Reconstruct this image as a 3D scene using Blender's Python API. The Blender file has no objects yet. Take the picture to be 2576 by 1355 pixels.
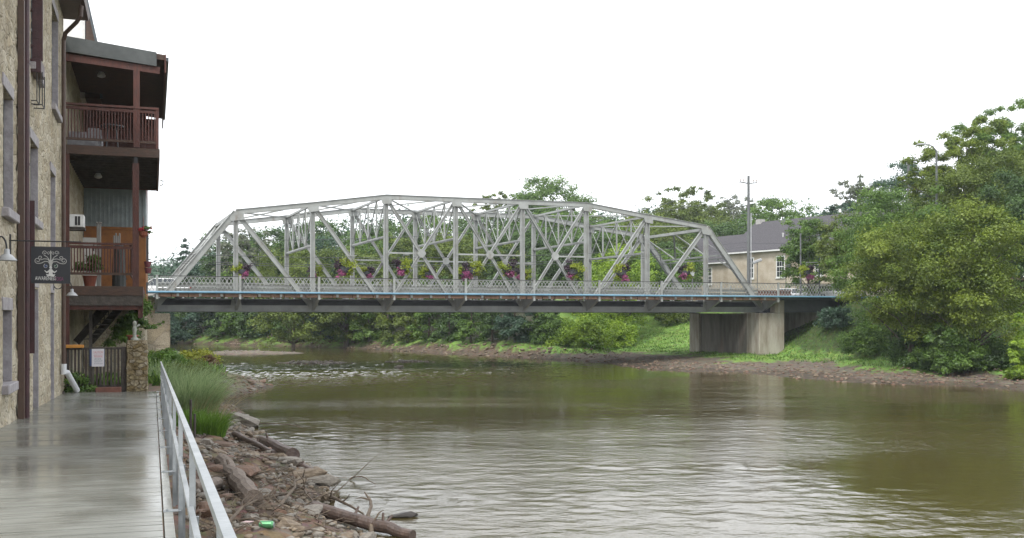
import bpy, bmesh, math, random
import numpy as np
from mathutils import Vector, Matrix, noise as mnoise

# ------------------------------------------------------------------ camera, world, sun, exposure
scene = bpy.context.scene
COL = scene.collection
F, H, HC = 2600.0, 797.0, 4.0          # focal length in photo units, horizon row, eye height above the water
cd = bpy.data.cameras.new("camera")
cam = bpy.data.objects.new("camera", cd)
COL.objects.link(cam)
cam.location = (0, 0, HC)
cam.rotation_euler = (math.radians(90), 0, 0)
cd.sensor_width = 36.0
cd.lens = F / 2576 * 36
cd.shift_y = (H - 677.5) / 2576
cd.clip_start = 0.1
cd.clip_end = 3000
scene.camera = cam

SUN_EL, SUN_AZ = math.radians(52), math.radians(200)     # compass style, clockwise from +Y
w = bpy.data.worlds.new("World")
scene.world = w
w.use_nodes = True
nt = w.node_tree
bg = nt.nodes["Background"]
sky = nt.nodes.new("ShaderNodeTexSky")
sky.sky_type = 'NISHITA'
sky.sun_disc = False
sky.sun_elevation = SUN_EL
sky.sun_rotation = SUN_AZ
cloud = nt.nodes.new("ShaderNodeTexNoise")
cloud.inputs['Scale'].default_value = 1.6
cloud.inputs['Detail'].default_value = 5
cr = nt.nodes.new("ShaderNodeValToRGB")
cr.color_ramp.elements[0].position = .3
cr.color_ramp.elements[0].color = (9.2, 9.5, 10.0, 1)
cr.color_ramp.elements[1].position = .7
cr.color_ramp.elements[1].color = (11.0, 11.1, 11.3, 1)
mx = nt.nodes.new("ShaderNodeMixRGB")
mx.inputs[0].default_value = .93        # closed cloud cover, a little sky colour left
nt.links.new(cloud.outputs['Fac'], cr.inputs['Fac'])
nt.links.new(sky.outputs['Color'], mx.inputs[1])
nt.links.new(cr.outputs['Color'], mx.inputs[2])
nt.links.new(mx.outputs['Color'], bg.inputs['Color'])
bg.inputs['Strength'].default_value = .1

sd = bpy.data.lights.new("sun", 'SUN')
sd.energy = 1.5
sd.angle = math.radians(14)
sd.color = (1, .96, .9)
sun = bpy.data.objects.new("sun", sd)
COL.objects.link(sun)
sdir = Vector((math.sin(SUN_AZ) * math.cos(SUN_EL), math.cos(SUN_AZ) * math.cos(SUN_EL), math.sin(SUN_EL)))
sun.rotation_euler = sdir.to_track_quat('Z', 'Y').to_euler()

vs = scene.view_settings
vs.view_transform = 'Standard'
vs.look = 'None'
vs.exposure = 0.95
vs.gamma = 1.0
vs.use_curve_mapping = False

R = random.Random(7)
V = Vector

# ------------------------------------------------------------------ frames of reference
def P(px, py, Y):
    return V(((px - 1288) / F * Y, Y, HC + (H - py) / F * Y))
def zat(py, Y):
    return HC + (H - py) / F * Y
_l = math.hypot(.328, .945)
DS = V((-.328 / _l, .945 / _l, 0))       # along the boardwalk, away from the eye
DT = V((.945 / _l, .328 / _l, 0))        # across it, towards the river
def B(s, t, z):
    return DS * s + DT * t + V((0, 0, z))
def s_on_t(px, t):                       # where the sight line of a column meets the plane t = const
    k = (px - 1288) / F
    Y = t / (DT.x * k + DT.y)
    return DS.x * k * Y + DS.y * Y
def t_on_s(px, s):
    k = (px - 1288) / F
    Y = s / (DS.x * k + DS.y)
    return DT.x * k * Y + DT.y * Y
def Yst(s, t):
    return DS.y * s + DT.y * t
BP, BD, BO = V((-19.86, 74.3, 0)), V((5.17, 1.835, 0)), V((-.381, .925, 0)).normalized()
def BR(i, v, z):                         # bridge: panel number, metres beyond the near truss, height
    return BP + BD * i + BO * v + V((0, 0, z))
def deckz(Y):
    return HC - 1.55 - .025 * Y
ROADZ = 5.3

# ------------------------------------------------------------------ materials
MATS = {}
def M(name, c1, c2=None, scale=4, rough=.7, metal=0, bump=0, bscale=25, detail=6, spec=.5, stretch=None, bdist=.05, lo=.35, hi=.65):
    if name in MATS: return MATS[name]
    m = bpy.data.materials.new(name)
    m.use_nodes = True
    t = m.node_tree
    b = t.nodes["Principled BSDF"]
    b.inputs['Roughness'].default_value = rough
    b.inputs['Metallic'].default_value = metal
    b.inputs['Specular IOR Level'].default_value = spec
    tc = t.nodes.new("ShaderNodeTexCoord")
    src = tc.outputs['Object']
    if stretch:
        mp = t.nodes.new("ShaderNodeMapping")
        mp.inputs['Scale'].default_value = stretch
        t.links.new(src, mp.inputs['Vector'])
        src = mp.outputs['Vector']
    if c2 is None: c2 = tuple(x * .82 for x in c1)
    n = t.nodes.new("ShaderNodeTexNoise")
    n.inputs['Scale'].default_value = scale
    n.inputs['Detail'].default_value = detail
    n.inputs['Roughness'].default_value = .65
    r = t.nodes.new("ShaderNodeValToRGB")
    r.color_ramp.elements[0].position = lo
    r.color_ramp.elements[1].position = hi
    r.color_ramp.elements[0].color = (*c2, 1)
    r.color_ramp.elements[1].color = (*c1, 1)
    t.links.new(src, n.inputs['Vector'])
    t.links.new(n.outputs['Fac'], r.inputs['Fac'])
    t.links.new(r.outputs['Color'], b.inputs['Base Color'])
    if bump:
        n2 = t.nodes.new("ShaderNodeTexNoise")
        n2.inputs['Scale'].default_value = bscale
        n2.inputs['Detail'].default_value = 4
        bp = t.nodes.new("ShaderNodeBump")
        bp.inputs['Strength'].default_value = bump
        bp.inputs['Distance'].default_value = bdist
        t.links.new(src, n2.inputs['Vector'])
        t.links.new(n2.outputs['Fac'], bp.inputs['Height'])
        t.links.new(bp.outputs['Normal'], b.inputs['Normal'])
    MATS[name] = m
    return m
def rusty(m, col, scale, lo, hi, k, stretch=(1, 1, .35)):       # patches of rust or grime over an existing material
    t = m.node_tree; b = t.nodes["Principled BSDF"]; old = b.inputs['Base Color'].links[0].from_socket
    tc = t.nodes.new("ShaderNodeTexCoord"); mp = t.nodes.new("ShaderNodeMapping"); mp.inputs['Scale'].default_value = stretch
    n = t.nodes.new("ShaderNodeTexNoise"); n.inputs['Scale'].default_value = scale; n.inputs['Detail'].default_value = 10; n.inputs['Roughness'].default_value = .7
    r = t.nodes.new("ShaderNodeMapRange"); r.inputs['From Min'].default_value = lo; r.inputs['From Max'].default_value = hi; r.inputs['To Max'].default_value = k
    x = t.nodes.new("ShaderNodeMixRGB"); x.inputs[2].default_value = (*col, 1)
    t.links.new(tc.outputs['Object'], mp.inputs['Vector']); t.links.new(mp.outputs['Vector'], n.inputs['Vector']); t.links.new(n.outputs['Fac'], r.inputs['Value'])
    t.links.new(r.outputs[0], x.inputs[0]); t.links.new(old, x.inputs[1]); t.links.new(x.outputs[0], b.inputs['Base Color'])
    return m

def nd(t, kind, **kw):
    n = t.nodes.new(kind)
    for k, v in kw.items():
        if k in n.inputs: n.inputs[k].default_value = v
        else: setattr(n, k, v)
    return n

def stone_mat(name, cols, vscale=(2.2, 2.2, 4.2), mortar=(.42, .39, .33), edge=.06, disp=.6):
    m = bpy.data.materials.new(name); m.use_nodes = True
    t = m.node_tree; b = t.nodes["Principled BSDF"]
    b.inputs['Roughness'].default_value = .88
    b.inputs['Specular IOR Level'].default_value = .25
    tc = nd(t, "ShaderNodeTexCoord")
    mp = nd(t, "ShaderNodeMapping"); mp.inputs['Scale'].default_value = vscale
    nz = nd(t, "ShaderNodeTexNoise", Scale=3.0, Detail=4.0)
    mixv = nd(t, "ShaderNodeMixRGB"); mixv.inputs[0].default_value = .16
    t.links.new(tc.outputs['Object'], nz.inputs['Vector'])
    t.links.new(tc.outputs['Object'], mp.inputs['Vector'])
    t.links.new(mp.outputs['Vector'], mixv.inputs[1]); t.links.new(nz.outputs['Color'], mixv.inputs[2])
    vo = nd(t, "ShaderNodeTexVoronoi", Scale=1.0); ve = nd(t, "ShaderNodeTexVoronoi", Scale=1.0); ve.feature = 'DISTANCE_TO_EDGE'
    t.links.new(mixv.outputs[0], vo.inputs['Vector']); t.links.new(mixv.outputs[0], ve.inputs['Vector'])
    sep = nd(t, "ShaderNodeSeparateColor"); t.links.new(vo.outputs['Color'], sep.inputs['Color'])
    rp = nd(t, "ShaderNodeValToRGB")
    els = rp.color_ramp.elements
    els[0].color = (*cols[0], 1); els[1].color = (*cols[-1], 1)
    for k, c in enumerate(cols[1:-1]):
        e = els.new((k + 1) / (len(cols) - 1)); e.color = (*c, 1)
    t.links.new(sep.outputs[0], rp.inputs['Fac'])
    er = nd(t, "ShaderNodeValToRGB"); er.color_ramp.elements[0].position = edge * .4; er.color_ramp.elements[1].position = edge * 1.8
    t.links.new(ve.outputs['Distance'], er.inputs['Fac'])
    mc = nd(t, "ShaderNodeMixRGB"); mc.inputs[1].default_value = (*mortar, 1)
    t.links.new(er.outputs['Color'], mc.inputs[0]); t.links.new(rp.outputs['Color'], mc.inputs[2])
    n2 = nd(t, "ShaderNodeTexNoise", Scale=14.0, Detail=8.0); t.links.new(tc.outputs['Object'], n2.inputs['Vector'])
    n3 = nd(t, "ShaderNodeTexNoise", Scale=.6, Detail=5.0); t.links.new(tc.outputs['Object'], n3.inputs['Vector'])
    ml = nd(t, "ShaderNodeMixRGB"); ml.blend_type = 'MULTIPLY'; ml.inputs[0].default_value = .75
    r2 = nd(t, "ShaderNodeValToRGB"); r2.color_ramp.elements[0].position = .3; r2.color_ramp.elements[0].color = (.45, .43, .42, 1); r2.color_ramp.elements[1].position = .62
    t.links.new(n2.outputs['Fac'], r2.inputs['Fac'])
    t.links.new(mc.outputs[0], ml.inputs[1]); t.links.new(r2.outputs['Color'], ml.inputs[2])
    m2 = nd(t, "ShaderNodeMixRGB"); m2.blend_type = 'MULTIPLY'; m2.inputs[0].default_value = .6
    r3 = nd(t, "ShaderNodeValToRGB"); r3.color_ramp.elements[0].position = .35; r3.color_ramp.elements[0].color = (.62, .58, .52, 1); r3.color_ramp.elements[1].position = .6
    t.links.new(n3.outputs['Fac'], r3.inputs['Fac'])
    t.links.new(ml.outputs[0], m2.inputs[1]); t.links.new(r3.outputs['Color'], m2.inputs[2])
    t.links.new(m2.outputs[0], b.inputs['Base Color'])
    ad = nd(t, "ShaderNodeMath"); ad.operation = 'ADD'
    t.links.new(er.outputs['Color'], ad.inputs[0]); t.links.new(n2.outputs['Fac'], ad.inputs[1])
    bp = nd(t, "ShaderNodeBump", Strength=disp, Distance=.04)
    t.links.new(ad.outputs[0], bp.inputs['Height']); t.links.new(bp.outputs['Normal'], b.inputs['Normal'])
    MATS[name] = m
    return m

def leaf_mat(name, dark, light, trans=.33):
    m = bpy.data.materials.new(name); m.use_nodes = True
    t = m.node_tree
    for n in list(t.nodes):
        if n.type == 'BSDF_PRINCIPLED': t.nodes.remove(n)
    out = [n for n in t.nodes if n.type == 'OUTPUT_MATERIAL'][0]
    at = nd(t, "ShaderNodeAttribute"); at.attribute_name = 'tint'
    rp = nd(t, "ShaderNodeValToRGB")
    rp.color_ramp.elements[0].color = (*dark, 1); rp.color_ramp.elements[1].color = (*light, 1)
    rp.color_ramp.elements[0].position = .12; rp.color_ramp.elements[1].position = .9
    t.links.new(at.outputs['Fac'], rp.inputs['Fac'])
    d = nd(t, "ShaderNodeBsdfDiffuse"); tr = nd(t, "ShaderNodeBsdfTranslucent")
    gl = nd(t, "ShaderNodeBsdfGlossy", Roughness=.45); gl.inputs['Color'].default_value = (.8, .85, .85, 1)
    ms = nd(t, "ShaderNodeMixShader"); ms.inputs[0].default_value = trans
    mg = nd(t, "ShaderNodeMixShader"); mg.inputs[0].default_value = .03
    t.links.new(rp.outputs['Color'], d.inputs['Color']); t.links.new(rp.outputs['Color'], tr.inputs['Color'])
    t.links.new(d.outputs[0], ms.inputs[1]); t.links.new(tr.outputs[0], ms.inputs[2])
    t.links.new(ms.outputs[0], mg.inputs[1]); t.links.new(gl.outputs[0], mg.inputs[2])
    t.links.new(mg.outputs[0], out.inputs['Surface'])
    MATS[name] = m
    return m

LEAF = {
 'dark':  leaf_mat('leaf_dark', (0.036, 0.071, 0.023), (0.134, 0.224, 0.058)),
 'mid':   leaf_mat('leaf_mid', (0.049, 0.103, 0.020), (0.185, 0.299, 0.053)),
 'olive': leaf_mat('leaf_olive', (0.060, 0.095, 0.015), (0.203, 0.260, 0.047)),
 'gold':  leaf_mat('leaf_gold', (0.067, 0.113, 0.013), (0.249, 0.312, 0.040)),
 'lime':  leaf_mat('leaf_lime', (0.109, 0.200, 0.015), (0.351, 0.484, 0.050)),
 'pale':  leaf_mat('leaf_pale', (0.097, 0.116, 0.073), (0.254, 0.273, 0.182)),
 'blue':  leaf_mat('leaf_blue', (0.035, 0.072, 0.045), (0.095, 0.167, 0.099)),
 'grass': leaf_mat('leaf_grass', (0.116, 0.200, 0.070), (0.441, 0.550, 0.280)),
 'lush':  leaf_mat('leaf_lush', (0.048, 0.106, 0.014), (0.162, 0.290, 0.035)),
 'rust':  leaf_mat('leaf_rust', (0.120, 0.070, 0.035), (0.280, 0.180, 0.090)),
 'flower_gold': leaf_mat('leaf_flower_gold', (0.150, 0.190, 0.020), (0.440, 0.440, 0.050)),
 'chartreuse': leaf_mat('leaf_chartreuse', (0.144, 0.202, 0.012), (0.360, 0.418, 0.032)),
 'plum':  leaf_mat('leaf_plum', (0.028, 0.017, 0.025), (0.090, 0.048, 0.072)),
 'pink':  leaf_mat('leaf_pink',  (.17, .035, .095), (.47, .12, .28)),
 'red':   leaf_mat('leaf_red', (0.300, 0.020, 0.030), (0.600, 0.050, 0.060)),
}
# ------------------------------------------------------------------ mesh builder
class MB:
    def __init__(s): s.v = []; s.f = []; s.m = []
    def add(s, vs, fs, mi=0):
        o = len(s.v); s.v += [V(p) for p in vs]; s.f += [tuple(o + k for k in f) for f in fs]; s.m += [mi] * len(fs)
    def hexa(s, p, mi=0):               # 8 corners: bottom 0-3 ccw, top 4-7
        s.add(p, [(3, 2, 1, 0), (4, 5, 6, 7), (0, 1, 5, 4), (1, 2, 6, 5), (2, 3, 7, 6), (3, 0, 4, 7)], mi)
    def box(s, x0, x1, y0, y1, z0, z1, mi=0):
        s.hexa([(x0, y0, z0), (x1, y0, z0), (x1, y1, z0), (x0, y1, z0), (x0, y0, z1), (x1, y0, z1), (x1, y1, z1), (x0, y1, z1)], mi)
    def fbox(s, fr, a0, a1, b0, b1, z0, z1, mi=0):   # box in a frame fr(a,b,z)
        q = [(a0, b0), (a1, b0), (a1, b1), (a0, b1)]
        s.hexa([fr(a, b, z0) for a, b in q] + [fr(a, b, z1) for a, b in q], mi)
    def bar(s, a, b, wd, dp, up=None, mi=0):         # oriented beam; wd across, dp along up
        a = V(a); b = V(b); d = (b - a)
        if d.length < 1e-6: return
        d.normalize()
        u = V(up) if up is not None else V((0, 0, 1))
        if abs(d.dot(u)) > .98: u = V((0, 1, 0)) if abs(d.y) < .9 else V((1, 0, 0))
        x = d.cross(u).normalized(); u = x.cross(d).normalized()
        x *= wd / 2; u *= dp / 2
        s.hexa([a - x - u, a + x - u, a + x + u, a - x + u, b - x - u, b + x - u, b + x + u, b - x + u], mi)
    def tube(s, pts, rad, n=8, cap=True, mi=0):
        pts = [V(p) for p in pts]
        if not hasattr(rad, '__len__'): rad = [rad] * len(pts)
        o = len(s.v); ref = None
        for k, p in enumerate(pts):
            d = (pts[min(k + 1, len(pts) - 1)] - pts[max(k - 1, 0)]).normalized()
            if ref is None: ref = V((0, 0, 1)) if abs(d.z) < .9 else V((1, 0, 0))
            x = d.cross(ref).normalized(); y = d.cross(x).normalized(); ref = -d.cross(x).cross(d) if False else ref
            for j in range(n):
                a = 2 * math.pi * j / n
                s.v.append(p + (x * math.cos(a) + y * math.sin(a)) * rad[k])
        for k in range(len(pts) - 1):
            for j in range(n):
                j2 = (j + 1) % n
                s.f.append((o + k * n + j, o + k * n + j2, o + (k + 1) * n + j2, o + (k + 1) * n + j)); s.m.append(mi)
        if cap:
            s.f.append(tuple(o + j for j in range(n))[::-1]); s.m.append(mi)
            e = o + (len(pts) - 1) * n
            s.f.append(tuple(e + j for j in range(n))); s.m.append(mi)
    def lathe(s, c, prof, n=16, mi=0):
        c = V(c); o = len(s.v)
        for r, z in prof:
            for j in range(n):
                a = 2 * math.pi * j / n
                s.v.append(c + V((r * math.cos(a), r * math.sin(a), z)))
        for k in range(len(prof) - 1):
            for j in range(n):
                j2 = (j + 1) % n
                s.f.append((o + k * n + j, o + k * n + j2, o + (k + 1) * n + j2, o + (k + 1) * n + j)); s.m.append(mi)
        s.f.append(tuple(o + j for j in range(n))[::-1]); s.m.append(mi)
        e = o + (len(prof) - 1) * n
        s.f.append(tuple(e + j for j in range(n))); s.m.append(mi)
    def prism(s, poly, off, mi=0):      # polygon extruded by vector off
        n = len(poly); off = V(off); p = [V(q) for q in poly]
        s.add(p + [q + off for q in p], [tuple(range(n))[::-1], tuple(range(n, 2 * n))] + [(k, (k + 1) % n, n + (k + 1) % n, n + k) for k in range(n)], mi)
    def build(s, name, mats, parent=None, origin=None, smooth=False, bevel=0):
        if not isinstance(mats, (list, tuple)): mats = [mats]
        o = V((0, 0, 0))
        if parent is not None: o = world_loc(parent)
        if origin is not None: o = V(origin)
        me = bpy.data.meshes.new(name)
        me.from_pydata([tuple(p - o) for p in s.v], [], s.f)
        for m in mats: me.materials.append(m)
        if len(mats) > 1: me.polygons.foreach_set('material_index', s.m)
        bm = bmesh.new(); bm.from_mesh(me); bmesh.ops.recalc_face_normals(bm, faces=bm.faces)
        if bevel:
            bmesh.ops.bevel(bm, geom=[e for e in bm.edges if e.is_manifold and e.calc_face_angle(0) > .5], offset=bevel, segments=1, affect='EDGES', clamp_overlap=True)
        bm.to_mesh(me); bm.free()
        if smooth: me.polygons.foreach_set('use_smooth', [True] * len(me.polygons))
        ob = bpy.data.objects.new(name, me)
        COL.objects.link(ob)
        if parent is not None:
            ob.parent = parent
            if origin is not None: ob.location = o - world_loc(parent)
        elif origin is not None: ob.location = o
        return ob
def world_loc(o):
    l = V(o.location)
    while o.parent: o = o.parent; l += o.location
    return l
def tag(o, label=None, cat=None, group=None, kind=None):
    if label: o['label'] = label
    if cat: o['category'] = cat
    if group: o['group'] = group
    if kind: o['kind'] = kind
    return o
def thing(name, loc, label, cat, group=None):
    o = bpy.data.objects.new(name, None)
    o.empty_display_size = .3
    COL.objects.link(o); o.location = loc
    return tag(o, label, cat, group)
def npmesh(name, verts, faces, mat, parent=None, origin=(0, 0, 0), tint=None, smooth=False):
    verts = np.asarray(verts, dtype=np.float32) - np.asarray(origin, dtype=np.float32)
    faces = np.asarray(faces, dtype=np.int32)
    me = bpy.data.meshes.new(name)
    k = faces.shape[1]
    me.vertices.add(len(verts)); me.vertices.foreach_set('co', verts.ravel())
    me.loops.add(faces.size); me.loops.foreach_set('vertex_index', faces.ravel())
    me.polygons.add(len(faces)); me.polygons.foreach_set('loop_start', np.arange(0, faces.size, k, dtype=np.int32))
    try: me.polygons.foreach_set('loop_total', np.full(len(faces), k, dtype=np.int32))
    except Exception: pass
    if smooth: me.polygons.foreach_set('use_smooth', np.ones(len(faces), dtype=bool))
    if tint is not None:
        a = me.attributes.new('tint', 'FLOAT', 'FACE'); a.data.foreach_set('value', np.asarray(tint, dtype=np.float32))
    me.materials.append(mat)
    me.update(calc_edges=True); me.validate()
    ob = bpy.data.objects.new(name, me); COL.objects.link(ob)
    if parent is not None:
        ob.parent = parent; ob.location = V(origin) - world_loc(parent)
    else: ob.location = V(origin)
    return ob
def copy_tree(o, parent=None):
    c = o.copy(); COL.objects.link(c); c.parent = parent
    for ch in list(o.children): copy_tree(ch, c)
    return c
def structure(o): return tag(o, kind='structure')

# ------------------------------------------------------------------ leaves
def leaf_quads(rng, pos, nrm, size, asp=.55):
    n = len(pos)
    nrm = nrm / (np.linalg.norm(nrm, axis=1, keepdims=True) + 1e-9)
    a = rng.normal(size=(n, 3)); t = np.cross(nrm, a); t /= np.linalg.norm(t, axis=1, keepdims=True) + 1e-9
    b = np.cross(nrm, t)
    L = (size * rng.uniform(.65, 1.35, n))[:, None] if np.isscalar(size) else (size * rng.uniform(.7, 1.3, n))[:, None]
    v = np.empty((n, 4, 3))
    v[:, 0] = pos - t * L; v[:, 1] = pos + b * L * asp; v[:, 2] = pos + t * L - nrm * L * .25; v[:, 3] = pos - b * L * asp
    return v.reshape(-1, 3), np.arange(4 * n).reshape(n, 4)
def clump_leaves(rng, C, Rr, n, leaf, up=.5, jitter=.8, squash=1.0, inner=.15):
    C = np.asarray(C, float); Rr = np.asarray(Rr, float)
    wgt = Rr ** 2; wgt /= wgt.sum()
    idx = rng.choice(len(C), n, p=wgt)
    d = rng.normal(size=(n, 3)); d /= np.linalg.norm(d, axis=1, keepdims=True)
    d[:, 2] = np.where(d[:, 2] < -.3, -d[:, 2] * .6, d[:, 2])
    u = rng.uniform(0, 1, n) ** .35
    u = np.where(rng.uniform(size=n) < inner, u * .5, u)
    u = u * (1 + .22 * np.abs(rng.normal(size=n)))
    pos = C[idx] + d * (Rr[idx] * u)[:, None] * np.array([1, 1, squash])
    nrm = d + np.array([0, 0, up]) + rng.normal(size=(n, 3)) * jitter * .6
    ct = rng.uniform(0, 1, len(C))
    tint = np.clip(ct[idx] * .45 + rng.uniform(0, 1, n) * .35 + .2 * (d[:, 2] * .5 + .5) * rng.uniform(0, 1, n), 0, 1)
    v, f = leaf_quads(rng, pos, nrm, leaf)
    return v, f, tint
def tree_clumps(rng, kind, w, h, z0):
    C, Rr = [], []
    sd = rng.uniform(0, 99)
    def lump(d, f=1.6): return .98 + .36 * mnoise.noise(V((d[0] * f + sd, d[1] * f, d[2] * f)))
    def sup(p=2.7):
        d = rng.normal(size=3); d /= np.linalg.norm(d)
        return d / (abs(d[0]) ** p + abs(d[1]) ** p + abs(d[2]) ** p) ** (1 / p)
    if kind == 'round':
        cz = z0 + (h - z0) * .5; rz = (h - z0) * .5
        for _ in range(125):
            d = sup(); q = rng.uniform(.66, .98) * lump(d); r = w * rng.uniform(.06, .115)
            C.append([d[0] * w * .5 * q, d[1] * w * .5 * q, min(cz + d[2] * rz * q, h - r * .8)]); Rr.append(r)
        for _ in range(22):
            d = sup(); q = rng.uniform(0, .62)
            C.append([d[0] * w * .5 * q, d[1] * w * .5 * q, cz + d[2] * rz * q]); Rr.append(w * .17)
    elif kind == 'airy':
        cz = z0 + (h - z0) * .52; rz = (h - z0) * .5
        for _ in range(230):
            d = sup(2.2); q = rng.uniform(.2, 1.0) ** .7 * lump(d, 2.0)
            C.append([d[0] * w * .5 * q, d[1] * w * .5 * q, min(cz + d[2] * rz * q, h)]); Rr.append(w * rng.uniform(.03, .06))
    elif kind == 'bush':
        for _ in range(60):
            d = sup(2.4); d[2] = abs(d[2]); q = rng.uniform(.35, .9) * lump(d); r = w * rng.uniform(.08, .14)
            C.append([d[0] * w * .5 * q, d[1] * w * .5 * q, max(r * .35, d[2] * (h - r) * q)]); Rr.append(r)
    elif kind == 'column':
        for _ in range(60):
            zz = rng.uniform(0.0, .96); a = rng.uniform(0, 6.28); d = [math.cos(a), math.sin(a), zz * 2]
            rr = w * .5 * (1 - .7 * zz ** 1.8) * (.8 + .2 * min(1, zz / .08)); q = rng.uniform(.4, .9) * lump(d)
            C.append([math.cos(a) * rr * q, math.sin(a) * rr * q, zz * h + .02 * h]); Rr.append(w * rng.uniform(.1, .17) * (1 - .45 * zz))
    elif kind == 'conifer':
        for ti in range(11):
            zz = .18 + .8 * ti / 10; rr = w * .5 * (1.04 - zz) * 1.2
            for _ in range(16):
                a = rng.uniform(0, 6.28); q = rng.uniform(.1, 1.0)
                C.append([math.cos(a) * rr * q, math.sin(a) * rr * q, zz * h - .02 * h * q + rng.uniform(-.01, .02) * h]); Rr.append(w * .075 * (1.3 - zz))
    return np.array(C), np.array(Rr)
BARK = M('bark', (.13, .105, .08), (.05, .04, .032), scale=3, rough=.9, bump=.6, bscale=9, stretch=(3, 3, .6))
def trunk_mesh(rng, h, w, r0, z0, C, step, lean=0):
    mb = MB(); pts = []
    ph = rng.uniform(0, 6); top = h * .9
    for k in range(7):
        q = k / 6
        pts.append(V((math.sin(ph + q * 4) * .025 * h * q + lean * q * q, math.cos(ph + q * 3) * .025 * h * q, -.4 + q * (top + .4))))
    mb.tube(pts, [r0 * (1.25 if k == 0 else 1) * (1 - .9 * k / 6) for k in range(7)], 7)
    for j in range(0, len(C), step):           # limbs grow out to the leaf clumps
        e = V(C[j]); rad = math.hypot(e.x, e.y)
        zb = min(max(e.z - rad * rng.uniform(.5, 1.0) - .04 * h, .12 * h), top * .9)
        q = (zb + .4) / (top + .4) * 6; k = min(int(q), 5); b = pts[k].lerp(pts[k + 1], q - k)
        rr = r0 * (1 - .85 * zb / top) * .45
        mid = b.lerp(e, .5) + V((0, 0, .06 * rad)) + V((rng.gauss(0, .05), rng.gauss(0, .05), 0)) * rad
        mb.tube([b, mid, e], [rr, rr * .55, rr * .16], 4, cap=False)
    return mb
# ------------------------------------------------------------------ terrain
LB = np.array([(9, -40), (6, -10), (3, 6), (.5, 13), (-2.86, 19.2), (-4.04, 22.96), (-4.4, 24.6), (-6.0, 28.7), (-8.0, 34.3), (-9.7, 38.8), (-12.3, 44.6), (-14.4, 51.2), (-13.0, 58.4), (-15.9, 63.8), (-21.7, 75.4), (-28, 96), (-45, 112), (-80, 128), (-140, 142), (-400, 170)], float)
RB = np.array([(-400, 240), (-150, 192), (-90, 170), (-53, 158), (-47, 150.7), (-31, 138.7), (-21.6, 131.6), (-13, 119.5), (-3.6, 105), (4.1, 95.4), (6.8, 92), (8.5, 81), (11.8, 74.3), (15.7, 72.7), (18, 65.8), (20, 61.9), (22.2, 60), (25, 59.4), (27.4, 55.3), (34, 45), (45, 30), (60, 0), (72, -40)], float)
def seg_dist(x, y, poly):
    best = np.full(x.shape, 1e9)
    for (ax, ay), (bx, by) in zip(poly[:-1], poly[1:]):
        dx, dy = bx - ax, by - ay
        u = np.clip(((x - ax) * dx + (y - ay) * dy) / (dx * dx + dy * dy), 0, 1)
        best = np.minimum(best, np.hypot(x - ax - u * dx, y - ay - u * dy))
    return best
def in_river(x, y):
    poly = np.vstack([LB, RB]); ins = np.zeros(x.shape, bool)
    n = len(poly)
    for k in range(n):
        x1, y1 = poly[k]; x2, y2 = poly[(k + 1) % n]
        if y1 == y2: continue
        c = ((y1 > y) != (y2 > y)) & (x < (x2 - x1) * (y - y1) / (y2 - y1) + x1)
        ins ^= c
    return ins
_nr = np.random.default_rng(3); _lat = _nr.uniform(-1, 1, (256, 256))
def vnoise(x, y):
    xi = np.floor(x).astype(int); yi = np.floor(y).astype(int); fx = x - xi; fy = y - yi
    fx = fx * fx * (3 - 2 * fx); fy = fy * fy * (3 - 2 * fy)
    g = lambda a, b: _lat[a & 255, b & 255]
    return (g(xi, yi) * (1 - fx) + g(xi + 1, yi) * fx) * (1 - fy) + (g(xi, yi + 1) * (1 - fx) + g(xi + 1, yi + 1) * fx) * fy
def fbm(x, y, o=4):
    r = 0; a = 1.0; 
    for k in range(o): r = r + a * vnoise(x * 2 ** k + 17 * k, y * 2 ** k + 31 * k); a *= .5
    return r
BARS = [(-28.5, 112, 5.8, 4.2, .30), (-17, 88.5, 3.3, 1.5, .20), (-8.7, 90.5, 2.0, .8, .13)]
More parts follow.
